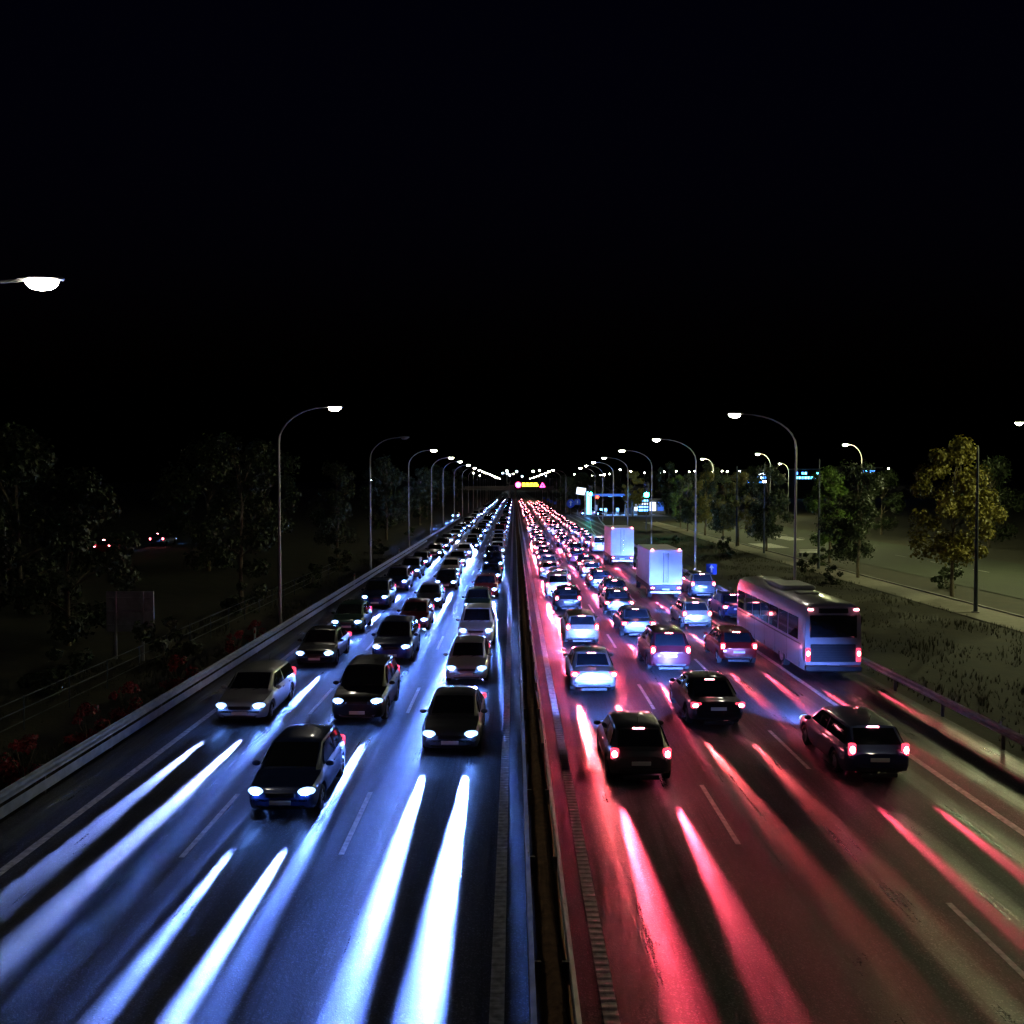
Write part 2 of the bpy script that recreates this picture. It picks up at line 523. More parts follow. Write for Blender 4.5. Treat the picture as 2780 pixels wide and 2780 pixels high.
# ------------------------------------------------------------------ lamp helper
def lamp(kind, name, parent, loc, aim, power, color, size=0.1, angle=120, blend=0.6, narrow=1.0):
    ld = LAMPS.get((kind, power, color, size, angle, blend))
    if ld is None:
        ld = bpy.data.lights.new(name, kind)
        ld.energy = power; ld.color = color
        ld.shadow_soft_size = size
        if kind == 'SPOT':
            ld.spot_size = R(angle); ld.spot_blend = blend
        LAMPS[(kind, power, color, size, angle, blend)] = ld
    o = bpy.data.objects.new(name, ld)
    o.location = loc
    if aim is not None:
        o.rotation_euler = Vector(aim).to_track_quat('-Z', 'Y').to_euler()
    o.scale = (narrow, 1, 1)
    return link(o, parent)
LAMPS = {}

# ------------------------------------------------------------------ street lamps
def street_parts(h, arm, sgn, radius=.10):
    post = MB()
    pts = [(0, 0, 0), (0, 0, h*.4), (0, 0, h*.84)]
    rad = [radius, radius*.8, radius*.62]
    for k in range(1, 8):
        a = k/7*R(80)
        pts.append((sgn*arm*.92*(1-math.cos(a)), 0, h*.84 + (h*.16)*math.sin(a)/math.sin(R(80))*1.0))
        rad.append(radius*.6 - k*.003)
    pts.append((sgn*arm*1.0, 0, h*1.004)); rad.append(.035)
    post.tube(pts, rad, 10)
    foot = MB(); foot.bbox(-.2, .2, -.2, .2, -.1, .06, .02); foot.tube([(0, 0, .05), (0, 0, .45)], [radius*1.35, radius*1.25], 10)
    head = MB()
    hx = sgn*arm
    head.ell((hx + sgn*.25, 0, h*1.004), (.52, .21, .13), 14, 6, 1.0, 0.0)
    head.ell((hx + sgn*.25, 0, h*1.004), (.53, .22, .03), 14, 3, 0.0, -1.0)
    bowl = MB(); bowl.ell((hx + sgn*.28, 0, h*1.004-.02), (.36, .20, .22), 14, 6, 0.0, -1.0)
    return post.data('post', M['pole'], 50), foot.data('base', M['concrete'], 40), head.data('lamp_head', M['pole'], 50), bowl

SL = {}
for sgn, arm in ((1, 2.9), (-1, 3.5)):
    p, f, hd, bw = street_parts(12.4, arm, sgn)
    SL[sgn] = (p, f, hd, bw.data('lamp_glass', M['street'], 60), bw.data('lamp_glass', M['unlit'], 60), arm)

ORD = ['first', 'second', 'third', 'fourth', 'fifth', 'sixth', 'seventh', 'eighth', 'ninth', 'tenth', 'eleventh', 'twelfth',
       'thirteenth', 'fourteenth', 'fifteenth', 'sixteenth', 'seventeenth', 'eighteenth', 'nineteenth', 'twentieth']
def ordn(i):
    if i < 20: return ORD[i]
    n = i+1
    return '%d%s' % (n, {1: 'st', 2: 'nd', 3: 'rd'}.get(n % 10 if n % 100 not in (11, 12, 13) else 0, 'th'))

def street_lamp(x, y, sgn, lit, label, z=0.0, light=True):
    p, f, hd, g1, g0, arm = SL[sgn]
    t = empty('street_lamp', (x, y, z))
    tag(t, label, 'street lamp', 'street lamps along the motorway')
    inst('post', p, t); inst('base', f, t)
    h = inst('lamp_head', hd, t); inst('lamp_glass', g1 if lit else g0, h)
    if lit and light:
        lamp('SPOT', 'street_light', t, (sgn*(arm+.28), 0, 12.1), (sgn*.10, 0, -1), P_STREET, C_STREET, .18, 172, .35)
    return t
yl = [19.8, 52, 85, 116, 148, 172, 204, 236, 268, 300, 332, 364, 396, 428, 460, 492, 540, 590, 650]
for i, y in enumerate(yl):
    street_lamp(-13.3, y, 1, i != 2, ('unlit' if i == 2 else 'lit') + ' curved street lamp, %s from the camera, left of the motorway' % ordn(i), .05, y < 240)
yr = [19, 56.5, 87.6, 115.6, 146, 176, 206, 236, 266, 296, 326, 356, 386, 416, 446, 480, 530, 580, 640]
for i, y in enumerate(yr):
    xx = 17.3 + max(0, (y-120))*.03*(y < 250)
    street_lamp(xx if y < 250 else 15.0, y, -1, True, 'lit curved street lamp, %s from the camera, right of the motorway' % ordn(i), 0, y < 240)

# ------------------------------------------------------------------ vehicles
def lerp_table(tab, y):
    if y <= tab[0][0]: return tab[0][1]
    for (a, va), (c, vc) in zip(tab, tab[1:]):
        if y <= c:
            t = (y-a)/(c-a); t = t*t*(3-2*t)*.5 + t*.5
            return va + (vc-va)*t
    return tab[-1][1]

def car_blueprint(spec):
    L, Wd, roof, belt = spec['L'], spec['W']/2, spec['roof'], spec['belt']
    hood, deck = spec['hood'], spec['deck']       # heights of bonnet leading area and tail
    ya, y0, y1, yd = spec['cab']                  # windscreen base, top, roof end, rear window base (from nose)
    wf, wr, wr_ = spec['wb'][0], spec['wb'][1], spec['wr']
    P = []
    top = [(0, hood-.20), (.10, hood-.09), (.35, hood-.02), (ya*.75, hood+.04), (ya, belt), (yd, belt+.01), (min(yd+.15, L-.12), deck), (L-.06, deck-.05), (L, deck-.12)]
    wid = [(0, Wd*.74), (.08, Wd*.86), (.28, Wd*.95), (.8, Wd), (L-.8, Wd), (L-.25, Wd*.96), (L-.06, Wd*.88), (L, Wd*.80)]
    bot = [(0, .34), (.12, .22), (.5, .19), (L-.5, .21), (L-.1, .30), (L, .40)]
    ar = wr_ + .075
    ys = sorted(set([round(x, 3) for x in ([0, .03, .08, .16, .28] + [.28 + (L-.56)*k/44 for k in range(45)] + [L-.28, L-.16, L-.06, L])]))
    b = MB(); n = 9
    for y in ys:
        w = lerp_table(wid, y); zt = lerp_table(top, y); zb = lerp_table(bot, y)
        arch = 0
        for yc in (wf, wr):
            if abs(y-yc) < ar: arch = max(arch, wr_ + math.sqrt(ar*ar-(y-yc)**2))
        zs = zt-.11
        half = [(0, zb), (.70*w, zb), (.94*w, max(zb+.03, arch)), (w, max(zb+.16, arch+.01)), (w*1.005, max(zb + (zs-zb)*.55, arch+.03)), (.975*w, max(zs, arch+.05)),
                (.90*w, zt-.015), (.5*w, zt+.022), (0, zt+.03)]
        half[1] = (.70*w, max(zb, arch))
        full = half + [(-x, z) for x, z in reversed(half[1:-1])]
        for x, z in full: b.v.append((x, y, z))
    m = 2*n-2
    for j in range(len(ys)-1):
        for i in range(m):
            k = (i+1) % m
            b.face((j*m+i, j*m+k, (j+1)*m+k, (j+1)*m+i))
    b.face(range(m)); b.face([(len(ys)-1)*m+i for i in range(m-1, -1, -1)])
    # cabin shell
    wb_, wt = Wd*.93, Wd*.72
    zl = belt-.03
    st = [(ya-.02, wb_*.95, zl, wb_*.80, zl+.02, zl+.03), (y0, wb_, zl, wt, roof-.055, roof-.01)]
    for k in range(1, 5):
        q = y0 + (y1-y0)*k/5
        st.append((q, wb_, zl, wt, roof-.045+.0, roof + .012*math.sin(math.pi*k/5)))
    st += [(y1, wb_*.99, zl, wt*.96, roof-.07, roof-.03), (yd+.02, wb_*.93, zl, wb_*.80, zl+.02, zl+.03)]
    base = len(b.v)
    for (y, wB, zB, wT, zT, zC) in st:
        half = [(wB, zB), ((wB+wT)/2+.012, (zB+zT)/2), (wT, zT), (wT*.86, zT+(zC-zT)*.6), (wT*.45, zC+.008), (0, zC+.012)]
        full = half + [(-x, z) for x, z in reversed(half[:-1])]
        for x, z in full: b.v.append((x, y, z))
    m2 = 11
    for j in range(len(st)-1):
        for i in range(m2-1):
            b.face((base+j*m2+i, base+j*m2+i+1, base+(j+1)*m2+i+1, base+(j+1)*m2+i))
    def ctr(v): return [(x, y-L/2, z) for x, y, z in v]
    b.v = ctr(b.v)
    P.append(('body', b.data('car_body', M['carpaint'], 38), None, (0, 0, 0), 'paint'))
    # glass: bulged grids set just proud of the shell
    def pane(name, c00, c10, c11, c01, bulge, out, nu=6):
        g = MB()
        c = [Vector(q) for q in (c00, c10, c11, c01)]
        nrm = (c[1]-c[0]).cross(c[3]-c[0]).normalized()
        if nrm.dot(Vector(out)) < 0: nrm = -nrm
        nv = 3
        for lay in (0, 1):
            for j in range(nv+1):
                for i in range(nu+1):
                    u, v = i/nu, j/nv
                    p = (c[0]*(1-u)+c[1]*u)*(1-v) + (c[3]*(1-u)+c[2]*u)*v
                    p = p + nrm*(.016 + bulge*(1-(2*u-1)**2)*(0.6+.4*(1-(2*v-1)**2)) - lay*.03)
                    g.v.append((p.x, p.y-L/2, p.z))
        s = (nu+1)*(nv+1)
        for j in range(nv):
            for i in range(nu):
                a = j*(nu+1)+i
                g.face((a, a+1, a+nu+2, a+nu+1)); g.face((s+a, s+a+nu+1, s+a+nu+2, s+a+1))
        ring = [i for i in range(nu+1)] + [j*(nu+1)+nu for j in range(1, nv+1)] + [nv*(nu+1)+i for i in range(nu-1, -1, -1)] + [j*(nu+1) for j in range(nv-1, 0, -1)]
        for a, d in zip(ring, ring[1:]+ring[:1]): g.face((a, a+s, d+s, d))
        P.append((name, g.data(name, M['glass'], 50), None, (0, 0, 0), None))
    k0, k1 = .07, .93
    def on(a, c, t): return tuple(p+(q-p)*t for p, q in zip(a, c))
    wsb, wst = (wb_*.80, ya-.02, zl+.025), (wt*.90, y0, roof-.03)
    A = on(wsb, wst, .10); T = on(wsb, wst, .93)
    pane('windscreen', (-A[0], A[1], A[2]), A, T, (-T[0], T[1], T[2]), .035, (0, -1, .5))
    rwb, rwt = (wb_*.78, yd+.02, zl+.025), (wt*.84, y1, roof-.05)
    A = on(rwb, rwt, .16); T = on(rwb, rwt, .90)
    pane('rear_window', (-A[0], A[1], A[2]), A, T, (-T[0], T[1], T[2]), .03, (0, 1, .5))
    yb = y0 + (y1-y0)*spec.get('bp', .48)
    for sx in (1, -1):
        def side(y, t): return (sx*((wb_)+(wt-wb_)*t + .012*(1-abs(2*t-1))), y, zl+(roof-.05-zl)*t)
        f0, f1 = ya+.30, y0+.06
        pane('side_window', side(f0, .12), side(yb-.04, .12), side(yb-.04, .88), side(f1, .88), .008, (sx, 0, 0), 2)
        e0, e1 = yd-.28, y1-.04
        if not spec.get('panel'):
            pane('side_window', side(yb+.05, .12), side(max(e0, yb+.3), .12), side(max(e1, yb+.25), .88), side(yb+.05, .88), .008, (sx, 0, 0), 2)
    # panel gaps: thin dark strips that follow the body section
    gp = MB()
    def secp(y):
        w = lerp_table(wid, y); zt = lerp_table(top, y); zb = lerp_table(bot, y); zs = zt-.11
        return [(w, zb+.16), (w*1.005, zb+(zs-zb)*.55), (.975*w, zs), (.90*w, zt-.015)]
    for y in (ya+.22, yb, min(yd-.2, wr-ar-.02 if not spec.get('panel') else yd-.2)):
        for sx in (1, -1):
            k = len(gp.v)
            for dy in (-.007, .007):
                for (x, z) in secp(y+dy): gp.v.append((sx*(x+.004), y+dy-L/2, z))
            for i in range(3): gp.face((k+i, k+i+1, k+5+i, k+4+i))
    for sx in (1, -1):          # bonnet edges
        k = len(gp.v); nn = 9
        for j in range(nn+1):
            y = .16 + (ya-.30-.16)*j/nn
            w = lerp_table(wid, y); zt = lerp_table(top, y)
            for fx in (.868, .882): gp.v.append((sx*fx*w, y-L/2, zt-.015+(.9-fx)/.4*.037+.004))
        for j in range(nn): gp.face((k+2*j, k+2*j+1, k+2*j+3, k+2*j+2))
    k = len(gp.v)               # boot lid gap
    for z in (spec['pz']-.14, spec['pz']-.125):
        for x in (-Wd*.70, Wd*.70): gp.v.append((x, L/2+.006, z))
    gp.face((k, k+1, k+3, k+2))
    P.append(('panel_gap', gp.data('panel_gap', M['black']), None, (0, 0, 0), 'fine'))
    wp = MB()
    for x0 in (-.52, .08):
        wp.tube([(x0, ya-.03-L/2, zl+.03), (x0+.14, ya+.02-L/2, zl+.075), (x0+.50, ya+.10-L/2, zl+.12)], [.012, .01, .008], 5)
    P.append(('wiper', wp.data('wiper', M['black'], 40), None, (0, 0, 0), 'fine'))
    an = MB(); an.tube([(0, y1-.25-L/2, roof), (0, y1-.12-L/2, roof+.22)], [.01, .005], 5)
    P.append(('aerial', an.data('aerial', M['black'], 40), None, (0, 0, 0), 'fine'))
    sk = MB(); sk.bbox(-Wd*.55, Wd*.55, -.02, .03, -.10, .02, .015)
    P.append(('rear_skirt', sk.data('rear_skirt', M['black'], 30), None, (0, L/2-.05, .27), 'fine'))
    for sx in (1, -1):
        fg = MB(); fg.disc((0, 0, 0), .055, 'y', 14, .05)
        P.append(('fog_light', fg.data('fog_light', M['chrome'], 40), None, (sx*Wd*.60, .035-L/2, .36), 'fine'))
    # wheels
    ty = MB()
    pr = [(-.10, .66), (-.105, .86), (-.085, .97), (-.04, 1.0), (.04, 1.0), (.085, .97), (.105, .86), (.10, .66)]
    nseg = 22
    for k in range(nseg):
        a = 2*math.pi*k/nseg
        for (q, rr) in pr: ty.v.append((q, math.cos(a)*rr*wr_, math.sin(a)*rr*wr_))
    for k in range(nseg):
        j = (k+1) % nseg
        for i in range(len(pr)-1): ty.face((k*8+i, k*8+i+1, j*8+i+1, j*8+i))
    tyd = ty.data('tyre', M['tyre'], 40)
    rm = MB(); rm.disc((0, 0, 0), wr_*.67, 'x', 20, .13)
    for k in range(5):
        a = 2*math.pi*k/5
        ca, sa = math.cos(a), math.sin(a)
        q = []
        for rr, hw in ((.06, .035), (wr_*.63, .05)):
            q.append((rr, hw))
        vs = []
        for xx in (-.085, .085):
            for rr, hw in q:
                for s_ in (-1, 1): vs.append((xx, ca*rr - sa*hw*s_, sa*rr + ca*hw*s_))
        z = len(rm.v); rm.v += vs
        for f in ((0,1,3,2),(4,6,7,5),(0,2,6,4),(1,5,7,3),(0,4,5,1),(2,3,7,6)): rm.face([z+i for i in f])
    rmd = rm.data('rim', M['alloy'], 30)
    for sx in (1, -1):
        for yc in (wf, wr):
            P.append(('wheel', tyd, None, (sx*(Wd-.115), yc-L/2, wr_), None))
            P.append(('rim', rmd, len(P)-1, (0, 0, 0), 'fine'))
    # lamps
    hz, tz = spec['hz'], spec['tz']
    for sx in (1, -1):
        h = MB(); h.ell((0, 0, 0), (.22, .13, .10), 14, 8)
        ang = sx*R(-24)
        hd_ = h.data('headlight', M['head'], 60); hd_.transform(Matrix.Rotation(-ang, 4, 'Z'))
        P.append(('headlight', hd_, None, (sx*Wd*.70, .115-L/2, hz), None))
        q = MB(); q.ell((0, 0, 0), (.12, .06, .075), 12, 6)
        P.append(('lamp_reflector', q.data('lamp_reflector', M['bulb'], 60), len(P)-1, (-sx*.03, -.10, .0), 'lamp'))
    for sx in (1, -1):
        h = MB(); tw, th_ = spec['tl']
        h.bbox(-tw/2, tw/2, -.06, .06, -th_/2, th_/2, .03)
        hd_ = h.data('taillight', M['tail'], 40); hd_.transform(Matrix.Rotation(sx*R(-16), 4, 'Z'))
        P.append(('taillight', hd_, None, (sx*(Wd*.80), L/2-.10, tz), None))
        q = MB(); q.ell((0, 0, 0), (tw*.36, .05, th_*.34), 12, 6)
        P.append(('lamp_reflector', q.data('lamp_reflector', M['tbulb'], 60), len(P)-1, (0, .05, 0), 'lamp'))
    # plates, grille, bumper, mirrors, handles
    g = MB(); g.bbox(-.26, .26, -.012, .012, -.055, .055, .006)
    gd = g.data('number_plate', M['plate'], 30)
    P.append(('number_plate', gd, None, (0, -L/2-.012, .42), None))
    P.append(('number_plate', gd, None, (0, L/2+.012, spec['pz']), None))
    g = MB(); g.bbox(-Wd*.42, Wd*.42, -.02, .05, -.06, .06, .02)
    for k in range(3): g.box(-Wd*.40, Wd*.40, -.03, -.02, -.045+.036*k, -.03+.036*k)
    P.append(('grille', g.data('grille', M['black'], 30), None, (0, .0-L/2, hood-.235), 'fine'))
    g = MB(); g.bbox(-Wd*.60, Wd*.60, -.02, .05, -.045, .045, .02)
    P.append(('bumper_intake', g.data('bumper_intake', M['black'], 30), None, (0, .045-L/2, .285), 'fine'))
    g = MB(); g.bbox(-Wd*.70, Wd*.70, -.05, .03, -.06, .06, .02)
    P.append(('bumper_trim', g.data('bumper_trim', M['black'], 30), None, (0, L/2-.03, .40), 'fine'))
    for sx in (1, -1):
        g = MB(); g.ell((0, 0, 0), (.11, .07, .075), 10, 6)
        P.append(('wing_mirror', g.data('wing_mirror', M['carpaint'], 60), None, (sx*(Wd+.06), ya+.32-L/2, belt+.06), 'paint'))
        for q in (yb-.25, yb+.62):
            if q > yd-.1: continue
            g = MB(); g.bbox(-.012, .012, -.09, .09, -.015, .015, .006)
            P.append(('door_handle', g.data('door_handle', M['black'], 30), None, (sx*(Wd*.985), q-L/2, belt-.13), 'fine'))
    g = MB(); g.bbox(-.16, .16, -.015, .02, -.014, .014, .008)
    P.append(('brake_light', g.data('brake_light', M['tbulb'], 30), None, (0, y1+.05-L/2, roof-.055), None))
    return P, L, Wd

SPECS = {
 'hatchback': dict(L=4.05, W=1.76, roof=1.48, belt=.95, hood=.84, deck=.90, cab=(.95, 1.72, 3.42, 3.93), wb=(.80, 3.32), wr=.305, hz=.67, tz=.86, tl=(.22, .30), pz=.62),
 'saloon':    dict(L=4.65, W=1.80, roof=1.44, belt=.94, hood=.82, deck=.96, cab=(1.20, 1.98, 3.20, 3.98), wb=(.88, 3.62), wr=.315, hz=.66, tz=.80, tl=(.36, .20), pz=.70, bp=.55),
 'estate':    dict(L=4.65, W=1.80, roof=1.48, belt=.95, hood=.83, deck=.92, cab=(1.12, 1.90, 4.06, 4.52), wb=(.88, 3.60), wr=.315, hz=.66, tz=.92, tl=(.20, .34), pz=.66, bp=.38),
 'suv':       dict(L=4.50, W=1.86, roof=1.72, belt=1.08, hood=.98, deck=1.02, cab=(1.10, 1.78, 3.90, 4.36), wb=(.86, 3.52), wr=.36, hz=.80, tz=1.0, tl=(.22, .36), pz=.76, bp=.42),
 'van':       dict(L=4.95, W=1.95, roof=1.98, belt=1.12, hood=1.02, deck=1.06, cab=(.80, 1.55, 4.70, 4.88), wb=(.90, 3.95), wr=.34, hz=.80, tz=1.05, tl=(.15, .55), pz=.78, bp=.26, panel=True),
}
BP = {k: car_blueprint(v) for k, v in SPECS.items()}
COLORS = {'silver': (.45, .46, .48), 'white': (.72, .72, .72), 'black': (.012, .012, .014), 'dark grey': (.07, .075, .085), 'dark blue': (.015, .03, .11),
          'red': (.28, .015, .015), 'pale blue': (.22, .30, .40), 'dark green': (.02, .06, .04), 'beige': (.36, .31, .23), 'maroon': (.10, .012, .02)}

def car(kind, colour, x, y, facing, label, group, detail=2, light=True, rz=0.0, lit=True):
    """facing -1: nose towards the camera; +1: tail towards the camera"""
    P, L, Wd = BP[kind]
    root = empty({'suv': 'suv_car', 'van': 'van'}.get(kind, kind+'_car'), (x, y, 0.0), (0 if facing < 0 else math.pi) + rz)
    tag(root, label, 'van' if kind == 'van' else 'car', group)
    col = COLORS[colour]
    made = []
    for (nm, me, par, loc, flag) in P:
        if flag == 'fine' and detail < 2: made.append(None); continue
        if detail < 1 and nm in ('number_plate', 'wing_mirror', 'side_window') and not (nm == 'side_window'): made.append(None); continue
        o = inst(nm, me, root if par is None else made[par], loc)
        if flag == 'paint': o.color = (*col, 1)
        made.append(o)
    sp = SPECS[kind]
    hc = rnd.choice((C_HEAD, C_HEAD, C_HEAD, C_HEAD2, C_HEAD3))
    tc = rnd.choice((C_TAIL, C_TAIL, C_TAIL2))
    if light:
        if facing < 0:
            for sx in ((1, -1) if y < 150 else (0,)):
                lamp('SPOT', 'headlight_beam', root, (sx*Wd*.66, -L/2-.14, sp['hz']), (0, -1, -.022), P_HEAD, hc, .09, 42, 1.0, .085)
        else:
            lamp('SPOT', 'headlight_beam', root, (0, -L/2-.14, sp['hz']), (0, -1, -.12), P_HEAD*.065, C_HEAD, .12, 45, 1.0, 1.5)
            for sx in (1, -1):
                lamp('SPOT', 'added_tail_beam', root, (sx*Wd*.80, L/2+.06, sp['tz']), (0, 1, -.045), P_TAIL*3.8, tc, .09, 56, 1.0, .085)  # added narrow beam, lays a red streak no real tail lamp would cast
    return root

kinds_w = ['hatchback']*5 + ['saloon']*4 + ['estate']*3 + ['suv']*3 + ['van']*1
cols_w = ['silver']*4 + ['white']*3 + ['black']*4 + ['dark grey']*4 + ['dark blue']*3 + ['red']*2 + ['pale blue', 'dark green', 'beige', 'maroon']
NAMES = {'hatchback': 'hatchback', 'saloon': 'saloon', 'estate': 'estate car', 'suv': 'tall suv', 'van': 'panel van'}

def lane(xc, ys, facing, where, group, fixed=None):
    fixed = fixed or {}
    for i, y in enumerate(ys):
        k = rnd.choice(kinds_w); c = rnd.choice(cols_w)
        if i in fixed: k, c = fixed[i]
        x = xc + rnd.uniform(-.28, .28)
        lb = '%s %s, %s vehicle from camera in %s' % (c, NAMES[k], ordn(i), where)
        car(k, c, x, y, facing, lb, group, 2 if y < 90 else (1 if y < 190 else 0), y < (330 if facing < 0 else 150), rnd.uniform(-.012, .012))

def spaced(y0, lo, hi, y1, grow=0.012):
    out = []; y = y0
    while y < y1:
        out.append(y); y += rnd.uniform(lo, hi) + (y-y0)*grow
    return out
GL = 'oncoming cars with headlights on'
GR = 'cars queueing away with tail lights on'
lane(-2.05, spaced(29.5, 8.6, 11.5, 470, .004), -1, 'oncoming lane beside the median', GL, {0: ('saloon', 'dark grey'), 1: ('hatchback', 'silver')})
lane(-5.50, spaced(24.0, 8.6, 11.5, 470, .004), -1, 'middle oncoming lane', GL, {0: ('hatchback', 'dark blue'), 1: ('suv', 'black')})
lane(-9.00, spaced(33.0, 8.6, 12, 470, .004), -1, 'outer oncoming lane', GL, {0: ('estate', 'silver'), 1: ('saloon', 'black')})
lane(3.30, [26.5, 37.5, 48.5, 60.5] + spaced(67.2, 6.0, 7.2, 400, .02), 1, 'outgoing lane beside the median', GR, {0: ('hatchback', 'dark grey'), 1: ('saloon', 'silver'), 3: ('hatchback', 'black')})
lane(6.74, [32.5, 41.5, 50.5] + spaced(59.0, 6.4, 8.4, 400, .02), 1, 'second outgoing lane', GR, {0: ('saloon', 'black'), 1: ('suv', 'maroon')})
Y3 = [27.0, 43.0, 53.5]
lane(10.15, Y3, 1, 'third outgoing lane', GR, {0: ('estate', 'dark blue'), 1: ('hatchback', 'red')})
car('van', 'white', 10.2, 111.5, 1, 'white panel van ahead of the box trucks in third outgoing lane', GR, 1)
lane(10.15, spaced(119.5, 6.4, 8.4, 400, .02), 1, 'third outgoing lane past box trucks', GR)
lane(13.3, [57.0, 68.0, 82.5], 1, 'outermost outgoing lane beside the guardrail', GR)
car('saloon', 'silver', -14.3, 226, -1, 'silver saloon with bright headlights joining from the left beyond the guardrail', GL, 0, True)

def wheel_pair(root, x, y, r, name='wheel'):
    for sx in (1, -1):
        b = MB(); b.disc((0, 0, 0), r, 'x', 22, .28)
        w = b.obj(name, M['tyre'], root, 40, (sx*x, y, r))
        b = MB(); b.disc((0, 0, 0), r*.55, 'x', 16, .30); b.obj('rim', M['alloy'], w, 40)

def tails(root, x, y, z, w=.28, h=.12):
    for sx in (1, -1):
        b = MB(); b.bbox(-w/2, w/2, -.03, .03, -h/2, h/2, .02)
        t = b.obj('taillight', M['tail'], root, 40, (sx*x, y, z))
        b = MB(); b.ell((0, 0, 0), (w*.38, .03, h*.36), 10, 6)
        b.obj('lamp_reflector', M['tbulb'], t, 60, (0, -.025, 0))

def box_truck(x, y, label, h=3.5, w=2.35, l=6.2):
    """y is the rear face; drives away from the camera"""
    r = empty('box_truck', (x, y, 0)); tag(r, label, 'truck', 'white box trucks')
    b = MB(); b.bbox(-w/2, w/2, 0, l, 1.0, h, .04); box = b.obj('cargo_box', M['truckwhite'], r, 30)
    for sx in (1, -1):
        b = MB(); b.bbox(min(sx*.015, sx*(w/2-.07)), max(sx*.015, sx*(w/2-.07)), -.03, 0, 1.08, h-.1, .01)
        d = b.obj('rear_door', M['truckwhite'], r, 30)
        b = MB(); b.tube([(sx*.16, -.06, 1.15), (sx*.16, -.06, h-.2)], .018, 6); b.obj('lock_bar', M['chrome'], d, 40)
        b = MB(); b.tube([(sx*(w/2-.16), -.05, h+.015), (sx*(w/2-.26), -.05, h+.015)], .045, 8); b.obj('marker_light', M['tbulb'], r, 40)
    b = MB(); b.bbox(-w/2+.05, w/2-.05, .1, l+1.4, .62, .98, .03); b.obj('chassis', M['black'], r, 30)
    b = MB(); b.bbox(-w/2+.1, w/2-.1, -.08, .06, .42, .58, .02); b.obj('rear_bumper', M['rail'], r, 30)
    b = MB()
    cw = 1.02
    prof = [(l+.15, .55), (l+1.95, .55), (l+2.0, 1.25), (l+1.75, 2.35), (l+1.5, 2.5), (l+.15, 2.5)]
    k = len(b.v)
    for xx in (-cw, cw): b.v += [(xx, a, z) for a, z in prof]
    n = len(prof)
    for i in range(n): b.face((i, (i+1) % n, n+(i+1) % n, n+i))
    b.face(range(n)); b.face(range(2*n-1, n-1, -1))
    cab = b.obj('cab', M['truckwhite'], r, 30)
    for sx in (1, -1):
        b = MB(); b.slab([(sx*1.03, l+.5, 1.5), (sx*1.03, l+1.7, 1.5), (sx*1.03, l+1.5, 2.25), (sx*1.03, l+.5, 2.25)], .02*sx); b.obj('side_window', M['glass'], cab)
        b = MB(); b.bbox(-.08, .08, -.04, .04, -.2, .2, .02); b.obj('wing_mirror', M['black'], cab, 30, (sx*1.2, l+1.5, 1.75))
    wheel_pair(r, w/2-.2, 1.4, .42); wheel_pair(r, w/2-.2, l+1.1, .42)
    tails(r, w/2-.25, -.04, .80)
    b = MB(); b.bbox(-.26, .26, -.012, .012, -.055, .055, .006); b.obj('number_plate', M['plate'], r, 30, (0, -.05, .70))
    for sx in (1, -1):
        lamp('SPOT', 'added_tail_beam', r, (sx*.9, -.1, .8), (0, -1, -.045), P_TAIL*3.8, C_TAIL, .09, 56, 1.0, .085)  # added red beam shaped to streak the road behind the truck
    lamp('SPOT', 'headlight_beam', r, (0, l+2.1, .8), (0, 1, -.12), P_HEAD*.065, C_HEAD, .12, 45, 1.0, 1.5)
box_truck(10.75, 65.0, 'nearer white box truck with plain rear doors in third outgoing lane')
box_truck(10.85, 92.0, 'farther white box truck with plain rear doors in third outgoing lane', h=3.8)

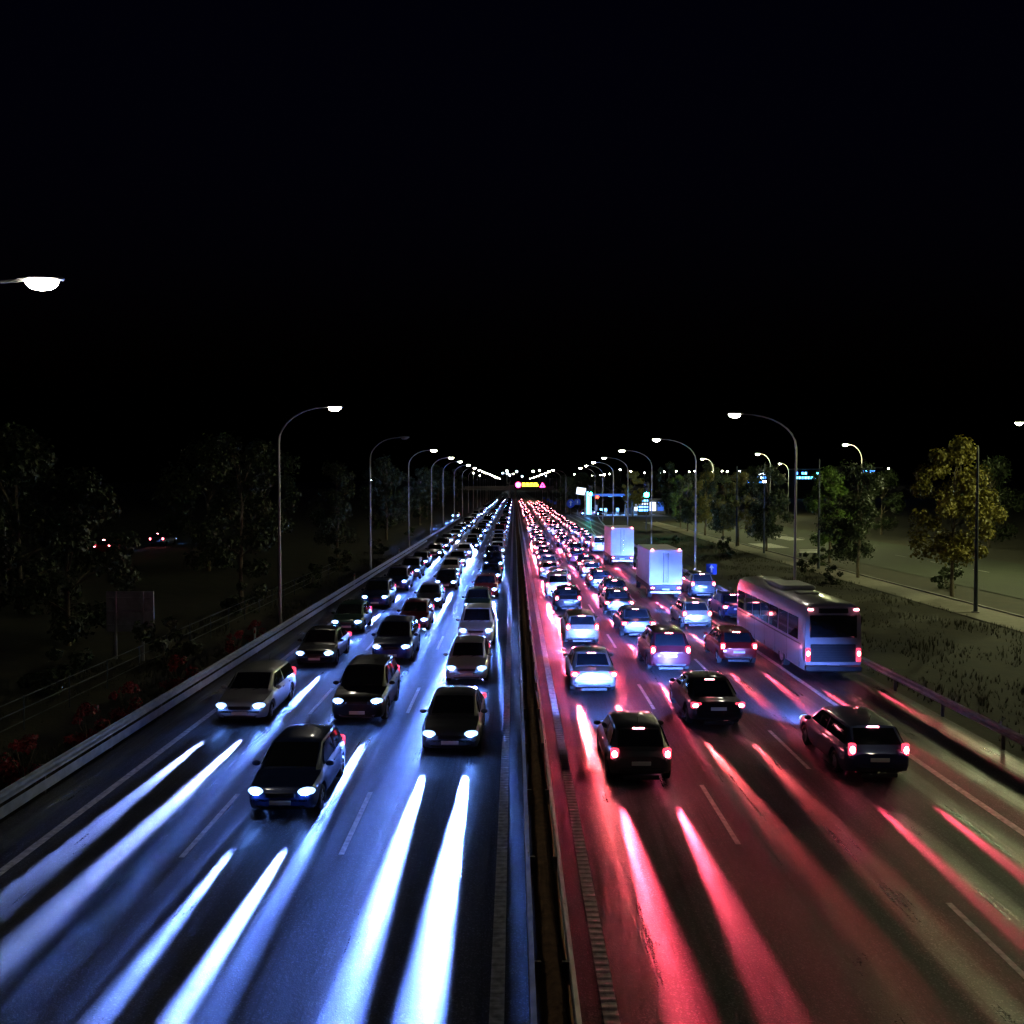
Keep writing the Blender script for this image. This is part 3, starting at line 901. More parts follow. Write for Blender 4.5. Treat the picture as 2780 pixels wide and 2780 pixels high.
def bus(x, y, label):
    r = empty('coach_bus', (x, y, 0)); tag(r, label, 'bus')
    l, w, h = 11.6, 2.45, 3.2
    b = MB()
    # rounded section lofted along the length
    sec = [(w/2-.05, .38), (w/2, .7), (w/2, 1.35), (w/2-.03, 2.7), (w/2-.14, 3.05), (w/2-.38, 3.18), (0, 3.23)]
    full = sec + [(-a, z) for a, z in reversed(sec[:-1])]
    sta = [(0, .95, .0), (.10, .985, .0), (.35, 1, 0), (l-.4, 1, 0), (l-.12, .985, 0), (l, .95, 0)]
    for (yy, s_, _) in sta:
        for a, z in full: b.v.append((a*s_, yy, .38+(z-.38)*(s_ if z > 2.5 else 1)))
    n = len(full)
    for j in range(len(sta)-1):
        for i in range(n): b.face((j*n+i, j*n+(i+1) % n, (j+1)*n+(i+1) % n, (j+1)*n+i))
    b.face(range(n)); b.face([(len(sta)-1)*n+i for i in range(n-1, -1, -1)])
    body = b.obj('body', M['carpaint'], r, 32); body.color = (.42, .40, .44, 1)
    b = MB(); b.bbox(-1.0, 1.0, -.03, .05, 1.75, 2.72, .05); b.obj('rear_window', M['glass'], r, 30)
    b = MB(); b.bbox(-.95, .95, -.025, .05, .75, 1.5, .03)
    for k in range(6): b.box(-.85, .85, -.035, -.02, .85+k*.1, .89+k*.1)
    b.obj('engine_grille', M['black'], r, 30)
    for sx in (1, -1):
        for k in range(7):
            b = MB(); y0 = .8 + k*1.5; x0 = sx*(w/2-.035)
            b.bbox(min(x0, x0+sx*.04), max(x0, x0+sx*.04), y0, y0+1.38, 1.55, 2.5, .015); b.obj('side_window', M['glass'], r, 30)
        b = MB(); b.bbox(-.09, .09, -.05, .05, -.28, .28, .03); t = b.obj('taillight', M['tail'], r, 40, (sx*1.05, -.02, 1.05))
        b = MB(); b.ell((0, 0, 0), (.07, .04, .11), 10, 6); b.obj('lamp_reflector', M['tbulb'], t, 50, (0, -.045, .06))
        b = MB(); b.bbox(-.10, .10, -.03, .03, -.035, .035, .015); b.obj('marker_light', M['tbulb'], r, 40, (sx*.95, .0, 2.93))
        lamp('SPOT', 'added_tail_beam', r, (sx*1.05, -.1, 1.05), (0, -1, -.045), P_TAIL*3.8, C_TAIL, .09, 56, 1.0, .085)  # added beam drawing a red streak behind the coach
    b = MB(); b.bbox(-w/2+.04, w/2-.04, -.10, .06, .36, .62, .05); b.obj('rear_bumper', M['black'], r, 30)
    b = MB(); b.bbox(-.62, .62, -.04, .03, 2.78, 2.98, .02); b.obj('route_display', M['black'], r, 30)
    for sx in (1, -1):
        for k in range(6):
            b = MB(); x0 = sx*(w/2+.004); b.box(min(x0, x0-sx*.02), max(x0, x0-sx*.02), .6+k*1.8, .612+k*1.8, .45, 1.5); b.obj('panel_gap', M['black'], r)
        b = MB(); x0 = sx*(w/2+.012); b.box(min(x0, x0-sx*.03), max(x0, x0-sx*.03), .4, l-.4, 1.40, 1.46); b.obj('side_trim', M['black'], r)
    for yy in (3.0, 8.2):
        b = MB(); b.bbox(-.45, .45, yy, yy+.9, 3.2, 3.29, .04); b.obj('roof_hatch', M['truckwhite'], r, 30)
    b = MB(); b.bbox(-.8, .8, 4.6, 7.2, 3.2, 3.42, .08); b.obj('air_conditioner', M['truckwhite'], r, 30)
    b = MB(); b.bbox(-.26, .26, -.012, .012, -.055, .055, .006); b.obj('number_plate', M['plate'], r, 30, (0, -.03, .58))
    wheel_pair(r, w/2-.16, 3.2, .48); wheel_pair(r, w/2-.16, 9.2, .48)
bus(13.25, 38.0, 'grey coach with red marker lamps in the outermost outgoing lane')

# ------------------------------------------------------------------ overpass with message sign
def overpass():
    r = empty('overpass_bridge', (0, 500, 0)); tag(r, 'dark concrete overpass crossing the motorway far ahead behind the message sign', 'bridge')
    b = MB(); b.bbox(-60, 70, 0, 9, 5.3, 6.6, .1); b.obj('deck', M['concrete'], r)
    b = MB(); b.box(-60, 70, -.15, .1, 6.6, 7.5); b.obj('parapet', M['concrete'], r)
    for x in (-15, .6, 19):
        b = MB(); b.bbox(x-.5, x+.5, 2, 7, -.1, 5.35, .1); b.obj('pier', M['concrete'], r)
    s = empty('message_sign', (8.6, 488, 0)); tag(s, 'gantry message sign with yellow text between red circle and red triangle', 'sign')
    g = MB(); g.bbox(-8.5, 8.5, 0, .5, 6.7, 9.6, .1); g.obj('panel', M['black'], s)
    for x in (-11.2, 6.5):
        b = MB(); b.bbox(x-.25, x+.25, .6, 1.1, -.1, 9.3, .05); b.obj('post', M['pole'], s)
    b = MB(); b.bbox(-11.4, 8.4, .55, .9, 7.6, 8.0, .05); b.obj('beam', M['pole'], s)
    red = glow('sign red leds', (1, .03, .22), 22); yel = glow('sign yellow leds', (1, .78, .04), 9); wh = glow('sign white leds', (1, .9, .95), 9)
    b = MB()
    n = 28
    for k in range(n):
        a0, a1 = 2*math.pi*k/n, 2*math.pi*(k+1)/n
        i = len(b.v)
        for a in (a0, a1):
            for rr in (.95, 1.45): b.v.append((-6.4+rr*math.cos(a), -.02, 8.15+rr*math.sin(a)))
        b.face((i, i+1, i+3, i+2))
    b.obj('red_ring', red, s)
    b = MB(); b.disc((-6.4, -.02, 8.15), .8, 'y', 20, .03); b.obj('ring_centre', wh, s)
    r3 = random.Random(5)
    for row in range(3):
        x = -4.3
        while x < 4.0:
            wd = r3.uniform(.9, 2.0)
            b = MB(); b.box(x, min(x+wd, 4.2), -.03, -.005, 8.75-row*.72, 9.15-row*.72); b.obj('text_leds', yel, s)
            x += wd + .35
    b = MB()
    o3 = [(5.0, 6.95), (8.0, 6.95), (6.5, 9.4)]; i3 = [(5.75, 7.4), (7.25, 7.4), (6.5, 8.6)]
    for k in range(3):
        j = (k+1) % 3; i = len(b.v)
        b.v += [(o3[k][0], -.02, o3[k][1]), (o3[j][0], -.02, o3[j][1]), (i3[j][0], -.02, i3[j][1]), (i3[k][0], -.02, i3[k][1])]
        b.face((i, i+1, i+2, i+3))
    b.obj('red_triangle', red, s)
overpass()

# ------------------------------------------------------------------ trees
def leaf_cloud(seed, R_, H, z0, n, size, lean=0.0, clumps=26):
    r = random.Random(seed)
    cs = []
    for k in range(clumps):
        t = r.random()
        z = z0 + (H-z0)*t
        prof = math.sin(math.pi*min(1, .14+.80*t))**.75
        a = r.uniform(0, 6.283); d = R_*prof*math.sqrt(r.uniform(.05, 1.0))
        cs.append((Vector((math.cos(a)*d + lean*t, math.sin(a)*d, z)), r.uniform(.32, .62)*R_*.55))
    v = []; f = []
    for k in range(n):
        c, cr = cs[r.randrange(len(cs))]
        d = Vector((r.gauss(0, 1), r.gauss(0, 1), r.gauss(0, .8))); d.normalize()
        p = c + d*cr*r.uniform(.35, 1.05)**.7
        s = size*r.uniform(.55, 1.25)
        nv = (d + Vector((r.uniform(-1, 1), r.uniform(-1, 1), r.uniform(-.3, 1.1)))).normalized()
        u = nv.cross(Vector((r.uniform(-1, 1), r.uniform(-1, 1), r.uniform(-1, 1)))).normalized(); w = nv.cross(u)
        b = len(v)
        v += [tuple(p-u*s*.5), tuple(p+w*s*.32+nv*s*.06), tuple(p+u*s*.5), tuple(p-w*s*.32+nv*s*.06)]
        f.append((b, b+1, b+2, b+3))
    return v, f, cs

def tree_variant(seed, R_, H, z0, n, size, leafm, trunk_r=.13, clumps=34):
    v, f, cs = leaf_cloud(seed, R_, H, z0, n, size, clumps=clumps)
    b = MB(); b.v = v
    for q in f: b.face(q)
    me = bpy.data.meshes.new('crown'); me.from_pydata(v, [], f); me.materials.append(M[leafm])
    r = random.Random(seed+1)
    t = MB()
    tp = [(0, 0, -.2), (r.uniform(-.05, .05), .02, z0*.5), (r.uniform(-.1, .1), r.uniform(-.1, .1), z0), (r.uniform(-.2, .2), r.uniform(-.2, .2), z0+(H-z0)*.45), (r.uniform(-.3, .3), r.uniform(-.3, .3), z0+(H-z0)*.8)]
    t.tube(tp, [trunk_r*1.25, trunk_r, trunk_r*.9, trunk_r*.5, trunk_r*.15], 8)
    limbs = MB()
    for k in range(11):
        c, cr = cs[(k*2) % len(cs)]
        s0 = Vector(tp[2]).lerp(Vector(tp[4]), max(0, min(.8, (c.z-z0)/(H-z0)*.8-.05)))
        mid = (s0*1.1+c*.9)/2 + Vector((r.uniform(-.2, .2), r.uniform(-.2, .2), .15))
        limbs.tube([tuple(s0), tuple(mid), tuple(c)], [trunk_r*.42, trunk_r*.26, .012], 5)
    return me, t.data('trunk', M['bark'], 50), limbs.data('limb', M['bark'], 50)

TV = {
 'near_y': tree_variant(11, 3.0, 10.9, 2.6, 12000, .25, 'leaf_lit', .13, 46),
 'green': tree_variant(12, 2.6, 9.6, 2.2, 8500, .26, 'leaf_g', .13, 40),
 'dark': tree_variant(13, 2.9, 9.8, 2.0, 8000, .27, 'leaf_dim', .13, 40),
 'lime': tree_variant(14, 2.4, 8.9, 2.1, 7000, .28, 'leaf_lit', .13, 36),
 'big': tree_variant(15, 4.2, 11.0, 1.6, 6200, .38, 'leaf_dim', .2),
 'tallgreen': tree_variant(16, 3.0, 11.6, 2.0, 6500, .30, 'leaf_dim', .16),
}
def tree(var, x, y, label, s=1.0, rz=None, z=0.0, group='trees along the footway'):
    cr, tr, lb = TV[var]
    t = empty('tree', (x, y, z), rnd.uniform(0, 6.28) if rz is None else rz)
    t.scale = (s, s, s)
    tag(t, label, 'tree', group)
    inst('crown', cr, t); k = inst('trunk', tr, t); inst('limb', lb, k)
tree('near_y', 32.0, 67, 'yellow green tree at far right, largest and nearest on footway', 1.0, .6)
tree('dark', 30.0, 80, 'dark tree just left of the large yellow green tree', 1.0)
tree('green', 33.0, 96, 'bright green tree beside a thin dark post on the footway', 1.0)
tree('dark', 30.8, 112, 'dark tree left of bright green tree, in front of lit side road', 1.05)
tree('lime', 29.8, 122, 'yellow green tree, fifth along the footway from the right', 1.05)
tree('dark', 30.5, 134, 'dark tree, sixth along the footway from the right', .95)
tree('lime', 30.6, 147, 'yellow green tree, seventh along the footway from the right', 1.1)
tree('dark', 30.2, 160, 'dark tree, eighth along the footway from the right', 1.0)
tree('green', 31.5, 174, 'green tree, ninth along the footway from the right', 1.0)
tree('lime', 30.5, 236, 'small lit yellow tree above the filling station', 1.25)
tree('dark', 42.0, 250, 'dark tree right of the filling station', 1.4, group='far trees')
tree('dark', 52.0, 245, 'dark tree behind the price column', 1.4, group='far trees')
tree('dark', 44, 62, 'dark tree at right edge behind the yellow green tree', 1.1, group='trees beyond the side road')
tree('big', 58, 90, 'large dark tree beyond the side road at right edge', 1.0, group='trees beyond the side road')
tree('big', 62, 120, 'second large dark tree beyond the side road', 1.0, group='trees beyond the side road')
tree('big', 60, 150, 'third large dark tree beyond the side road', .9, group='trees beyond the side road')
tree('big', 64, 185, 'fourth large dark tree beyond the side road', 1.0, group='trees beyond the side road')
# left bank
for i, (v_, x, y, s) in enumerate([('big', -20.5, 42, .72), ('big', -27, 50, .9), ('tallgreen', -18.5, 62, .95), ('big', -25, 75, 1.0), ('dark', -18.5, 96, 1.0), ('tallgreen', -17.8, 128, 1.0),
                                   ('big', -21, 150, 1.0), ('tallgreen', -18, 176, .95), ('dark', -19, 200, 1.0), ('big', -22, 240, 1.0), ('big', -30, 110, 1.1), ('big', -34, 62, 1.0), ('big', -24, 290, 1.2), ('tallgreen', -21, 340, 1.2)]):
    tree(v_, x, y, 'dark roadside tree, %s from the camera on the left bank' % ordn(i), s, z=.35, group='trees on the left bank')
for i, (x, y, s) in enumerate([(16, 275, 1.3), (22, 300, 1.5), (29, 330, 1.5), (38, 350, 1.7), (50, 330, 1.6), (62, 300, 1.6), (75, 290, 1.7), (20, 380, 1.5), (30, 420, 1.7)]):
    tree('big', x, y, 'dark far tree behind the filling station, %s in the belt' % ordn(i), s*.7, group='tree belt beyond the filling station')

# shrubs
def shrub_mesh(seed, m, rr, h, n, size):
    v, f, cs = leaf_cloud(seed, rr, h, .05, n, size, clumps=12)
    me = bpy.data.meshes.new('foliage'); me.from_pydata(v, [], f); me.materials.append(M[m]); return me
SR = shrub_mesh(31, 'leaf_r', .8, 1.25, 700, .13)
SD = shrub_mesh(32, 'leaf_dim', 1.3, 1.7, 900, .22)
b = MB()
for k in range(5):
    a = k*1.3; b.tube([(0, 0, -.1), (math.cos(a)*.15, math.sin(a)*.15, .4), (math.cos(a)*.4, math.sin(a)*.4, .9)], [.03, .02, .008], 5)
SST = b.data('stem', M['bark'], 50)
def shrub(me, nm, x, y, label, s, grp, z=.1):
    t = empty(nm, (x, y, z), rnd.uniform(0, 6.28)); t.scale = (s, s, s); tag(t, label, 'shrub', grp)
    inst('foliage', me, t); inst('stem', SST, t)
for i, (x, y) in enumerate([(-13.2, 24.5), (-13.2, 28.2), (-13.2, 31.2), (-13.25, 36.0), (-13.2, 43.5), (-13.3, 47.0)]):
    shrub(SR, 'red_shrub', x, y, 'red leaved shrub, %s from the camera behind left guardrail' % ordn(i), rnd.uniform(.75, 1.0), 'red shrubs behind the guardrail')
for i, (x, y) in enumerate([(-15, 22), (-16.5, 27), (-17, 34), (-15.2, 40), (-16.2, 55), (-15.5, 70), (-16, 84), (-15.6, 105), (-15.9, 140)]):
    shrub(SD, 'dark_shrub', x, y, 'dark shrub, %s from the camera on the left bank' % ordn(i), rnd.uniform(.8, 1.2), 'shrubs on the left bank', .2)
for i, (x, y) in enumerate([(19.5, 62), (26, 75), (27.5, 86), (31, 92), (24, 104), (22.5, 128), (27, 118), (34, 72), (38, 80)]):
    shrub(SD, 'dark_shrub', x, y, 'dark shrub, %s from the camera on the right verge' % ordn(i), rnd.uniform(.6, 1.0), 'shrubs on the right verge', 0)

# grass tufts on both verges: nobody could count them
def tufts():
    v = []; f = []; r = random.Random(9)
    for k in range(16000):
        if r.random() < .62:
            y = 22 + 120*r.random()**1.6; x = r.uniform(15.4, 28.2)
            z = -.05
        else:
            y = 14 + 90*r.random()**1.5; x = -12.75 - 5*r.random()**1.3; z = -.03 + (-12.9-x)*.10 - .04
        pt = math.sin(x*1.3+math.sin(y*.35)*2)+math.sin(y*.55+x*.4)
        if pt < r.uniform(-1.2, .6): continue
        for q in range(4):
            a = r.uniform(0, 6.28); h = r.uniform(.08, .25)*(1+.5*max(0, pt)); w = .018
            dx, dy = math.cos(a), math.sin(a)
            b = len(v); l = r.uniform(.02, .16)
            v += [(x-dy*w, y+dx*w, z), (x+dy*w, y-dx*w, z), (x+dx*l, y+dy*l, z+h)]
            f.append((b, b+1, b+2))
    me = bpy.data.meshes.new('grass'); me.from_pydata(v, [], f); me.materials.append(M['grass'])
    o = inst('grass', me); tag(o, 'dry grass tufts on the dark verges beside the motorway', 'grass', kind='stuff')
tufts()

# ------------------------------------------------------------------ right side: footway, side road, posts
pth = sheet('footway', [(27.9, 20), (30.9, 20), (30.9, 200), (27.9, 200)], .03, M['path'])
kb = MB(); kb.box(30.9, 31.1, 20, 200, -.02, .12); tag(kb.obj('kerb', M['concrete']), kind='structure')
srd = sheet('side_road', [(36, 20), (52, 20), (52, 260), (36, 260)], .02, M['sideroad'])
ap = sheet('road_apron', [(31.1, 100), (35.99, 100), (35.99, 195), (31.1, 195)], .012, M['sideroad'])
bb = MB(); bb.box(0, 3.2, 0, .5, 0, .004); zd = bb.data('crossing_bar', M['paint'])
for k in range(9): inst('crossing_bar', zd, srd, (32.2 + k*.0, 118 + k*1.0, .024))
for k in range(9): inst('crossing_bar', zd, srd, (40.2, 134 + k*1.1, .024), (0, 0, .5))
bb = MB(); bb.box(-.06, .06, 0, 3, 0, .004); sdash = bb.data('lane_dash', M['paint'])
for k in range(18): inst('lane_dash', sdash, srd, (44, 40+k*9, .02))

p, f, hd, bw = street_parts(13.6, 2.0, -1, .11)
G2 = bw.data('lamp_glass', M['street2'], 60)
for i, (x, y, lab) in enumerate([(45.0, 58, 'tall side road lamp nearest the camera just out at right'), (47.2, 82, 'tall side road lamp at the right edge of the picture'), (47.6, 126, 'tall side road lamp above the bright green tree'), (45.4, 163, 'tall side road lamp between two dark trees'),
                                 (42.0, 194, 'tall side road lamp above the crossing, seen beside a motorway lamp post'), (71, 238, 'tall side road lamp farthest back on the right')]):
    t = empty('side_road_lamp', (x, y, 0)); tag(t, lab, 'street lamp', 'side road lamps')
    inst('post', p, t); inst('base', f, t); h = inst('lamp_head', hd, t); inst('lamp_glass', G2, h)
    lamp('POINT', 'street_light', t, (-2.28, 0, 13.25), None, 6500.0, (.97, 1.0, .48), .2)
b = MB(); b.tube([(0, 0, -.1), (0, 0, 5), (0, 0, 10.4)], [.13, .10, .06], 9); dp = b.data('post', M['darkpole'], 50)
b = MB(); b.bbox(-.18, .18, -.18, .18, -.05, .10, .03); db = b.data('base', M['concrete'], 40)
b = MB(); b.tube([(0, 0, 10.38), (0, 0, 10.6)], [.07, .03], 8); dc = b.data('cap', M['darkpole'], 50)
for i, (x, y, lab) in enumerate([(29.2, 58, 'thin dark post standing in front of the large yellow green tree'), (29.2, 88, 'thin dark post standing in front of bright green tree'), (29.4, 108, 'thin dark post, third along the footway from the right'), (29.2, 120.5, 'thin dark post, fourth along the footway from the right')]):
    t = empty('dark_post', (x, y, 0)); tag(t, lab, 'post', 'dark posts on the footway')
    inst('post', dp, t); inst('base', db, t); inst('cap', dc, t)
# bench
t = empty('bench', (33.4, 104, 0), .2); tag(t, 'pale slatted bench by the footway in front of side road', 'bench')
b = MB(); b.bbox(-1.1, 1.1, 0, .13, .42, .46, .01); sl = b.data('seat_slat', M['whitesign'], 30)
for k in range(3): inst('seat_slat', sl, t, (0, k*.16, 0))
for k in range(2): inst('back_slat', sl, t, (0, .52+k*.03, .42-.0 + k*.18), (R(80), 0, 0), (1, 1, 1))
for sx in (-.9, .9):
    b = MB(); b.bbox(sx-.04, sx+.04, 0, .48, -.02, .42, .01); b.obj('leg', M['darkpole'], t, 30)
# small blue square sign by the right guardrail
def sign_post(x, y, z, name, label, shape, size, m, rz=0, pole_h=None):
    t = empty(name, (x, y, 0), rz); tag(t, label, 'sign')
    b = MB(); b.tube([(0, .05, -.1), (0, .05, z+size*.3)], .04, 8); b.obj('post', M['pole'], t, 50)
    b = MB()
    if shape == 'disc': b.disc((0, 0, z), size, 'y', 28, .03)
    else: b.bbox(-size, size, -.015, .015, z-size, z+size, .01)
    b.obj('panel', m, t, 30); return t
t = sign_post(15.5, 72, 1.5, 'square_sign', 'small blue square sign with white mark behind right guardrail', 'sq', .42, M['bluesign'])
b = MB(); b.box(-.06, .06, -.025, -.016, 1.24, 1.62); b.slab([(-.2, -.02, 1.58), (.2, -.02, 1.58), (.0, -.02, 1.84), (.0, -.02, 1.84)], .005); b.obj('white_mark', M['whitesign'], t)
t = sign_post(15.4, 250, 3.0, 'round_sign', 'round blue arrow sign at the start of the exit', 'disc', 1.15, M['bluesign'])
b = MB(); b.box(-.16, .16, -.03, -.018, 2.4, 3.4); b.slab([(-.5, -.025, 3.3), (.5, -.025, 3.3), (0, -.025, 3.85), (0, -.025, 3.85)], .006); b.obj('white_arrow', M['whitesign'], t)
t = sign_post(17.6, 255, 3.4, 'square_sign', 'blue square sign above a white yield triangle', 'sq', .8, M['bluesign'])
b = MB(); b.slab([(-.85, -.03, 2.5), (0, -.03, 1.1), (0, -.03, 1.1), (.85, -.03, 2.5)], .02); b.obj('yield_triangle', M['whitesign'], t)
b = MB(); b.box(-.12, .12, -.03, -.018, 3.0, 3.8); b.obj('white_mark', M['whitesign'], t)
for i, (x, y) in enumerate([(13.4, 300), (13.4, 330), (13.4, 365), (13.4, 410)]):
    sign_post(x, y, 2.2, 'marker_board', 'small blue marker board beside the far outgoing lanes, %s from the camera' % ordn(i), 'sq', .5, M['bluesign'])['group'] = 'far marker boards'
# back of the big panel on the left bank
t = empty('panel_sign', (-17.0, 40.5, .3)); tag(t, 'back of a large panel sign on two posts in dark left bank', 'sign')
b = MB(); b.bbox(-1.05, 1.05, -.03, .03, 1.3, 3.1, .01); b.obj('panel', M['rail'], t, 30)
for z in (1.6, 2.2, 2.8):
    b = MB(); b.bbox(-1.0, 1.0, -.08, -.03, z-.04, z+.04, .01); b.obj('stiffener', M['rail'], t, 30)
for sx in (-.6, .6):
    b = MB(); b.bbox(sx-.05, sx+.05, -.15, -.08, -.4, 3.1, .01); b.obj('post', M['rail'], t, 30)
# delineators
b = MB(); b.bbox(-.05, .05, -.03, .03, -.1, 1.0, .02); dl = b.data('post', M['whitesign'], 40)
b = MB(); b.bbox(-.035, .035, -.035, -.028, .72, .88, .003); dr = b.data('reflector', M['redsign'], 40)
for i, (x, y) in enumerate([(-12.9, 45.5), (-12.9, 74), (-12.9, 103), (15.6, 50), (15.6, 79), (15.7, 106)]):
    t = empty('delineator_post', (x, y, 0)); tag(t, 'white delineator post, %s from the camera behind the %s guardrail' % (ordn(i % 3), 'left' if x < 0 else 'right'), 'post', 'delineator posts')
    inst('post', dl, t); inst('reflector', dr, t)

# ------------------------------------------------------------------ filling station
def station():
    ox, oy = 21.5, 246
    blue = glow('station light panel', (.10, .38, 1.0), 9.0); white = glow('station sign panel', (.75, .85, 1.0), 2.0)
    cy_ = glow('station canopy edge', (.04, .16, .8), .9)
    fc = sheet('forecourt', [(17.0, 236), (40, 236), (40, 275), (17.0, 275)], .03, M['concrete'])
    kb = MB(); kb.bbox(16.9, 30, 235.4, 236, -.05, .22, .05); tag(kb.obj('kerb', M['concrete']), kind='structure')
    t = empty('filling_station', (ox, oy, 0)); tag(t, 'blue lit filling station with canopy and bright column', 'building')
    b = MB(); b.bbox(-1, 10, 0, 9, 5.0, 5.8, .1); b.obj('canopy', M['bluesign'], t)
    b = MB(); b.box(-.9, 9.9, -.06, -.01, 5.1, 5.7); b.obj('canopy_sign', cy_, t)
    for x in (.6, 8.6):
        b = MB(); b.bbox(x-.35, x+.35, .6, 1.3, 0, 5.02, .05); b.obj('column', M['whitesign'], t)
    for x in (2.0, 3.2, 6.4):
        b = MB(); b.bbox(x-.4, x+.4, 1.5, 2.2, .0, 1.9, .06); q = b.obj('fuel_pump', M['whitesign'], t)
        b = MB(); b.box(x-.3, x+.3, 1.47, 1.49, 1.1, 1.7); b.obj('pump_display', blue, q)
    b = MB(); b.bbox(11, 20, 6, 14, 0, 4.4, .1); k = b.obj('kiosk', M['concrete'], t)
    for q in range(4):
        b = MB(); b.box(11.5+q*2.1, 13.2+q*2.1, 5.9, 5.98, 1.0, 3.4); b.obj('window', cy_ if q % 2 else white, k)
    for x in (1, 4.5, 8):
        b = MB(); b.box(x-.5, x+.5, 2.5, 3.3, 4.94, 4.99); b.obj('canopy_light', blue, t)
        lamp('SPOT', 'canopy_lamp', t, (x, 3, 4.8), (0, 0, -1), 3000, (.16, .42, 1.0), .3, 150, .6)
    s = empty('brand_column', (18.4+.9, 240, 0)); tag(s, 'bright blue white illuminated column at the filling station entrance', 'sign')
    b = MB(); b.bbox(-.9, -.45, -.1, .2, 0, 6.2, .05); b.obj('column', M['whitesign'], s)
    b = MB(); b.bbox(-.3, .9, -.14, .2, .4, 6.4, .05); b.obj('light_panel', blue, s)
    s = empty('price_totem', (34.2, 243, 0)); tag(s, 'dark price totem with rows of blue white figures', 'sign')
    b = MB(); b.bbox(-1.5, 1.5, 0, .4, 0, 5.6, .08); b.obj('panel', M['black'], s)
    for r_ in range(5):
        for c_ in range(2):
            if r_ == 0 and c_: continue
            b = MB()
            if r_ == 0: b.box(-1.2, 1.2, -.05, -.01, 4.8, 5.4)
            else: b.box(-1.2+c_*1.3, -.1+c_*1.3, -.05, -.01, 4.7-r_*.85-.1, 4.7-r_*.85+.35)
            b.obj('price_row', white if r_ in (0, 2) else blue, s)
    s = empty('entrance_sign', (18.2, 262, 0)); tag(s, 'white tilted board sign on a pole left of green light', 'sign')
    b = MB(); b.tube([(0, .1, 0), (0, .1, 7)], .12, 8); b.obj('post', M['pole'], s)
    b = MB(); b.bbox(-1.3, 1.3, -.1, .1, 5.4, 7.4, .05); b.obj('panel', white, s, rot=(0, R(8), 0))
    car('hatchback', 'pale blue', 18.6, 243.5, -1, 'pale blue hatchback with headlights on at the filling station', 'cars at the filling station', 0, False)
    car('van', 'white', 20.9, 248.0, -1, 'white van parked under the filling station canopy', 'cars at the filling station', 0, False)
    car('saloon', 'black', 22.4, 241.0, -1, 'black saloon with headlights on at the filling station kerb', 'cars at the filling station', 0, False)
station()
# traffic lights
green = glow('green signal', (.02, 1.0, .42), 90.0); redl = glow('red signal', (1.0, .04, .02), 14.0)
def traffic_light(x, y, z, lit, label):
    t = empty('traffic_light', (x, y, 0)); tag(t, label, 'traffic light')
    b = MB(); b.tube([(0, .15, -.1), (0, .15, z+.8)], .07, 8); b.obj('post', M['darkpole'], t, 50)
    b = MB(); b.bbox(-.45, .45, -.15, .12, z-1.25, z+1.25, .05); h = b.obj('housing', M['black'], t, 40)
    for k, nm in enumerate(('red_lens', 'amber_lens', 'green_lens')):
        b = MB(); b.ell((0, -.14, z+.8-.8*k), (.42, .14, .42), 16, 8)
        b.obj(nm, (green if lit == 'g' and k == 2 else redl if lit == 'r' and k == 0 else M['black']), h, 60)
        b = MB(); b.bbox(-.3, .3, -.42, -.14, z+.8-.8*k+.40, z+.8-.8*k+.44, .01); b.obj('visor', M['black'], h)
traffic_light(17.6, 212, 6.8, 'g', 'green traffic light above the exit by the entrance sign')
traffic_light(21.6, 150, 7.3, 'g', 'larger green traffic light above the price totem')
traffic_light(21.4, 236.5, 4.2, 'r', 'red traffic light right of the bright blue column')

# ------------------------------------------------------------------ far city
def hills():
    b = MB(); r = random.Random(21)
    n = 90
    for k in range(n+1):
        a = R(-48 + 96*k/n)
        for (d, h) in ((1500, -5), (1900, 12 + 7*math.sin(k*.31) + 5*math.sin(k*.13+1) + r.uniform(-1.5, 1.5)), (2600, 14 + 6*math.sin(k*.2)), (3600, -5)):
            b.v.append((math.sin(a)*d, math.cos(a)*d, h))
    for k in range(n):
        for i in range(3): b.face((k*4+i, k*4+i+1, k*4+i+5, k*4+i+4))
    tag(b.obj('hills', M['hill'], smooth=80), kind='structure')
hills()
FW = glow('far lamp warm', (1.0, .93, .72), 60); FC = glow('far lamp cool', (.62, .82, 1.0), 60)
def far_lamp_mesh(m, rr):
    b = MB(); b.cur = 0
    b.tube([(0, 0, -30), (0, 0, 0)], .25, 6); b.cur = 1
    b.ell((0, 0, 0), (rr, rr, rr*.7), 10, 6)
    return b.data('distant_lamp', [M['pole'], m], 50)
FM = [far_lamp_mesh(FW, .9), far_lamp_mesh(FC, .9), far_lamp_mesh(FW, 1.4)]
spots = [(893, 893, 0), (905, 897, 0), (949, 893, 1), (956, 888, 0), (957, 893, 1), (962, 897, 1), (968, 894, 0), (975, 890, 1), (1006, 889, 2), (1018, 887, 2), (1084, 895, 0), (1092, 897, 0), (1105, 897, 2), (1118, 897, 2), (1133, 896, 0),
         (1140, 896, 2), (1150, 894, 2), (1160, 898, 2), (1170, 886, 2), (1190, 889, 2), (1198, 893, 0), (1253, 890, 2), (1262, 888, 0), (1275, 889, 2), (1300, 890, 0), (1310, 889, 0), (1345, 890, 2), (1362, 889, 0), (1372, 890, 0),
         (143, 893, 0), (700, 906, 1), (1625, 882, 0), (1676, 884, 2), (1395, 889, 1), (1245, 893, 0), (1216, 892, 0), (1030, 898, 1), (985, 899, 1), (935, 901, 0)]
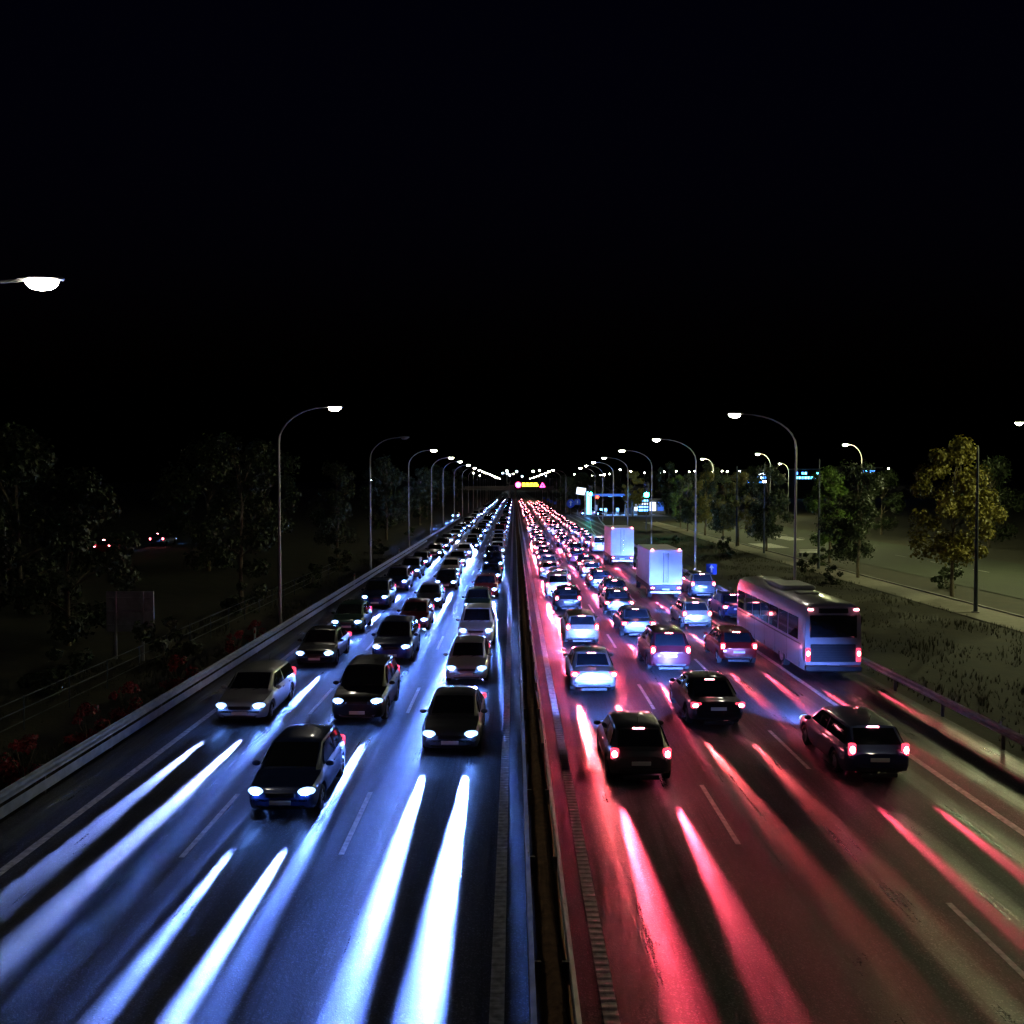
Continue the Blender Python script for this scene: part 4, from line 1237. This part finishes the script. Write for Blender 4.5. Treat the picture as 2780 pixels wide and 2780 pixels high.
for i, (px, py, k) in enumerate(spots):
    d = 1150 + (i*137) % 500
    o = inst('distant_lamp', FM[k], None, ((px-970)/1734*d, d, CAMH - (py-915)/1734*d))
    tag(o, 'tiny far city lamp on the horizon, %s from the left' % ordn(sorted(spots).index((px, py, k))), 'lamp', 'far city lamps')
t = empty('street_lamp', (-35.0, 63, 0)); tag(t, 'lone lit lamp behind the trees at the left edge', 'street lamp')
b = MB(); b.tube([(0, 0, -.2), (0, 0, 9.6)], [.09, .05], 8); b.obj('post', M['pole'], t, 50)
b = MB(); b.ell((0, 0, 9.75), (.36, .2, .16), 12, 6); b.obj('lamp_glass', M['street2'], t, 50)
# tower blocks with blue windows
bw1 = glow('blue windows', (.05, .25, 1.0), 12); bw2 = glow('cyan windows', (.12, .6, 1.0), 10); ww = glow('white sign windows', (.7, .85, 1.0), 25)
def block(x, y, w, h, label, seed, cells, mats):
    t = empty('office_block', (x, y, 0)); tag(t, label, 'building', 'far office blocks')
    b = MB(); b.bbox(-w/2, w/2, 0, 14, 0, h, .2); b.obj('wall', M['hill'], t)
    b = MB(); b.bbox(-w/2-.3, w/2+.3, -.3, 14.3, h, h+.8, .2); b.obj('roof', M['concrete'], t)
    r = random.Random(seed)
    for j in range(cells[1]):
        for i in range(cells[0]):
            if r.random() < .35: continue
            cw = w/cells[0]
            b = MB(); b.box(-w/2+i*cw+.3, -w/2+(i+1)*cw-.3, -.08, -.02, h-1.4-j*2.6-1.3, h-1.4-j*2.6); b.obj('window', r.choice(mats), t)
block(158, 600, 13, 17.5, 'far office block with bright blue white windows behind trees', 1, (5, 3), [bw1, ww, bw2])
block(172, 540, 14, 17, 'far office block with small blue cyan windows right of lamp post', 2, (8, 2), [bw1, bw2])
block(232, 600, 16, 19, 'far office block with dim blue windows at far right', 3, (7, 1), [bw1])
# service road car lights on the far left
sheet('service_road', [(-44, 30), (-38, 30), (-38, 160), (-44, 160)], 1.24, M['sideroad'])
for i, (x, y, c) in enumerate([(-40.5, 92, 'red'), (-39.8, 104, 'dark grey')]):
    o = car('hatchback', c, x, y, 1, '%s hatchback with red tail lights seen through the left trees' % c, 'cars on the left service road', 0, False); o.location.z = 1.24
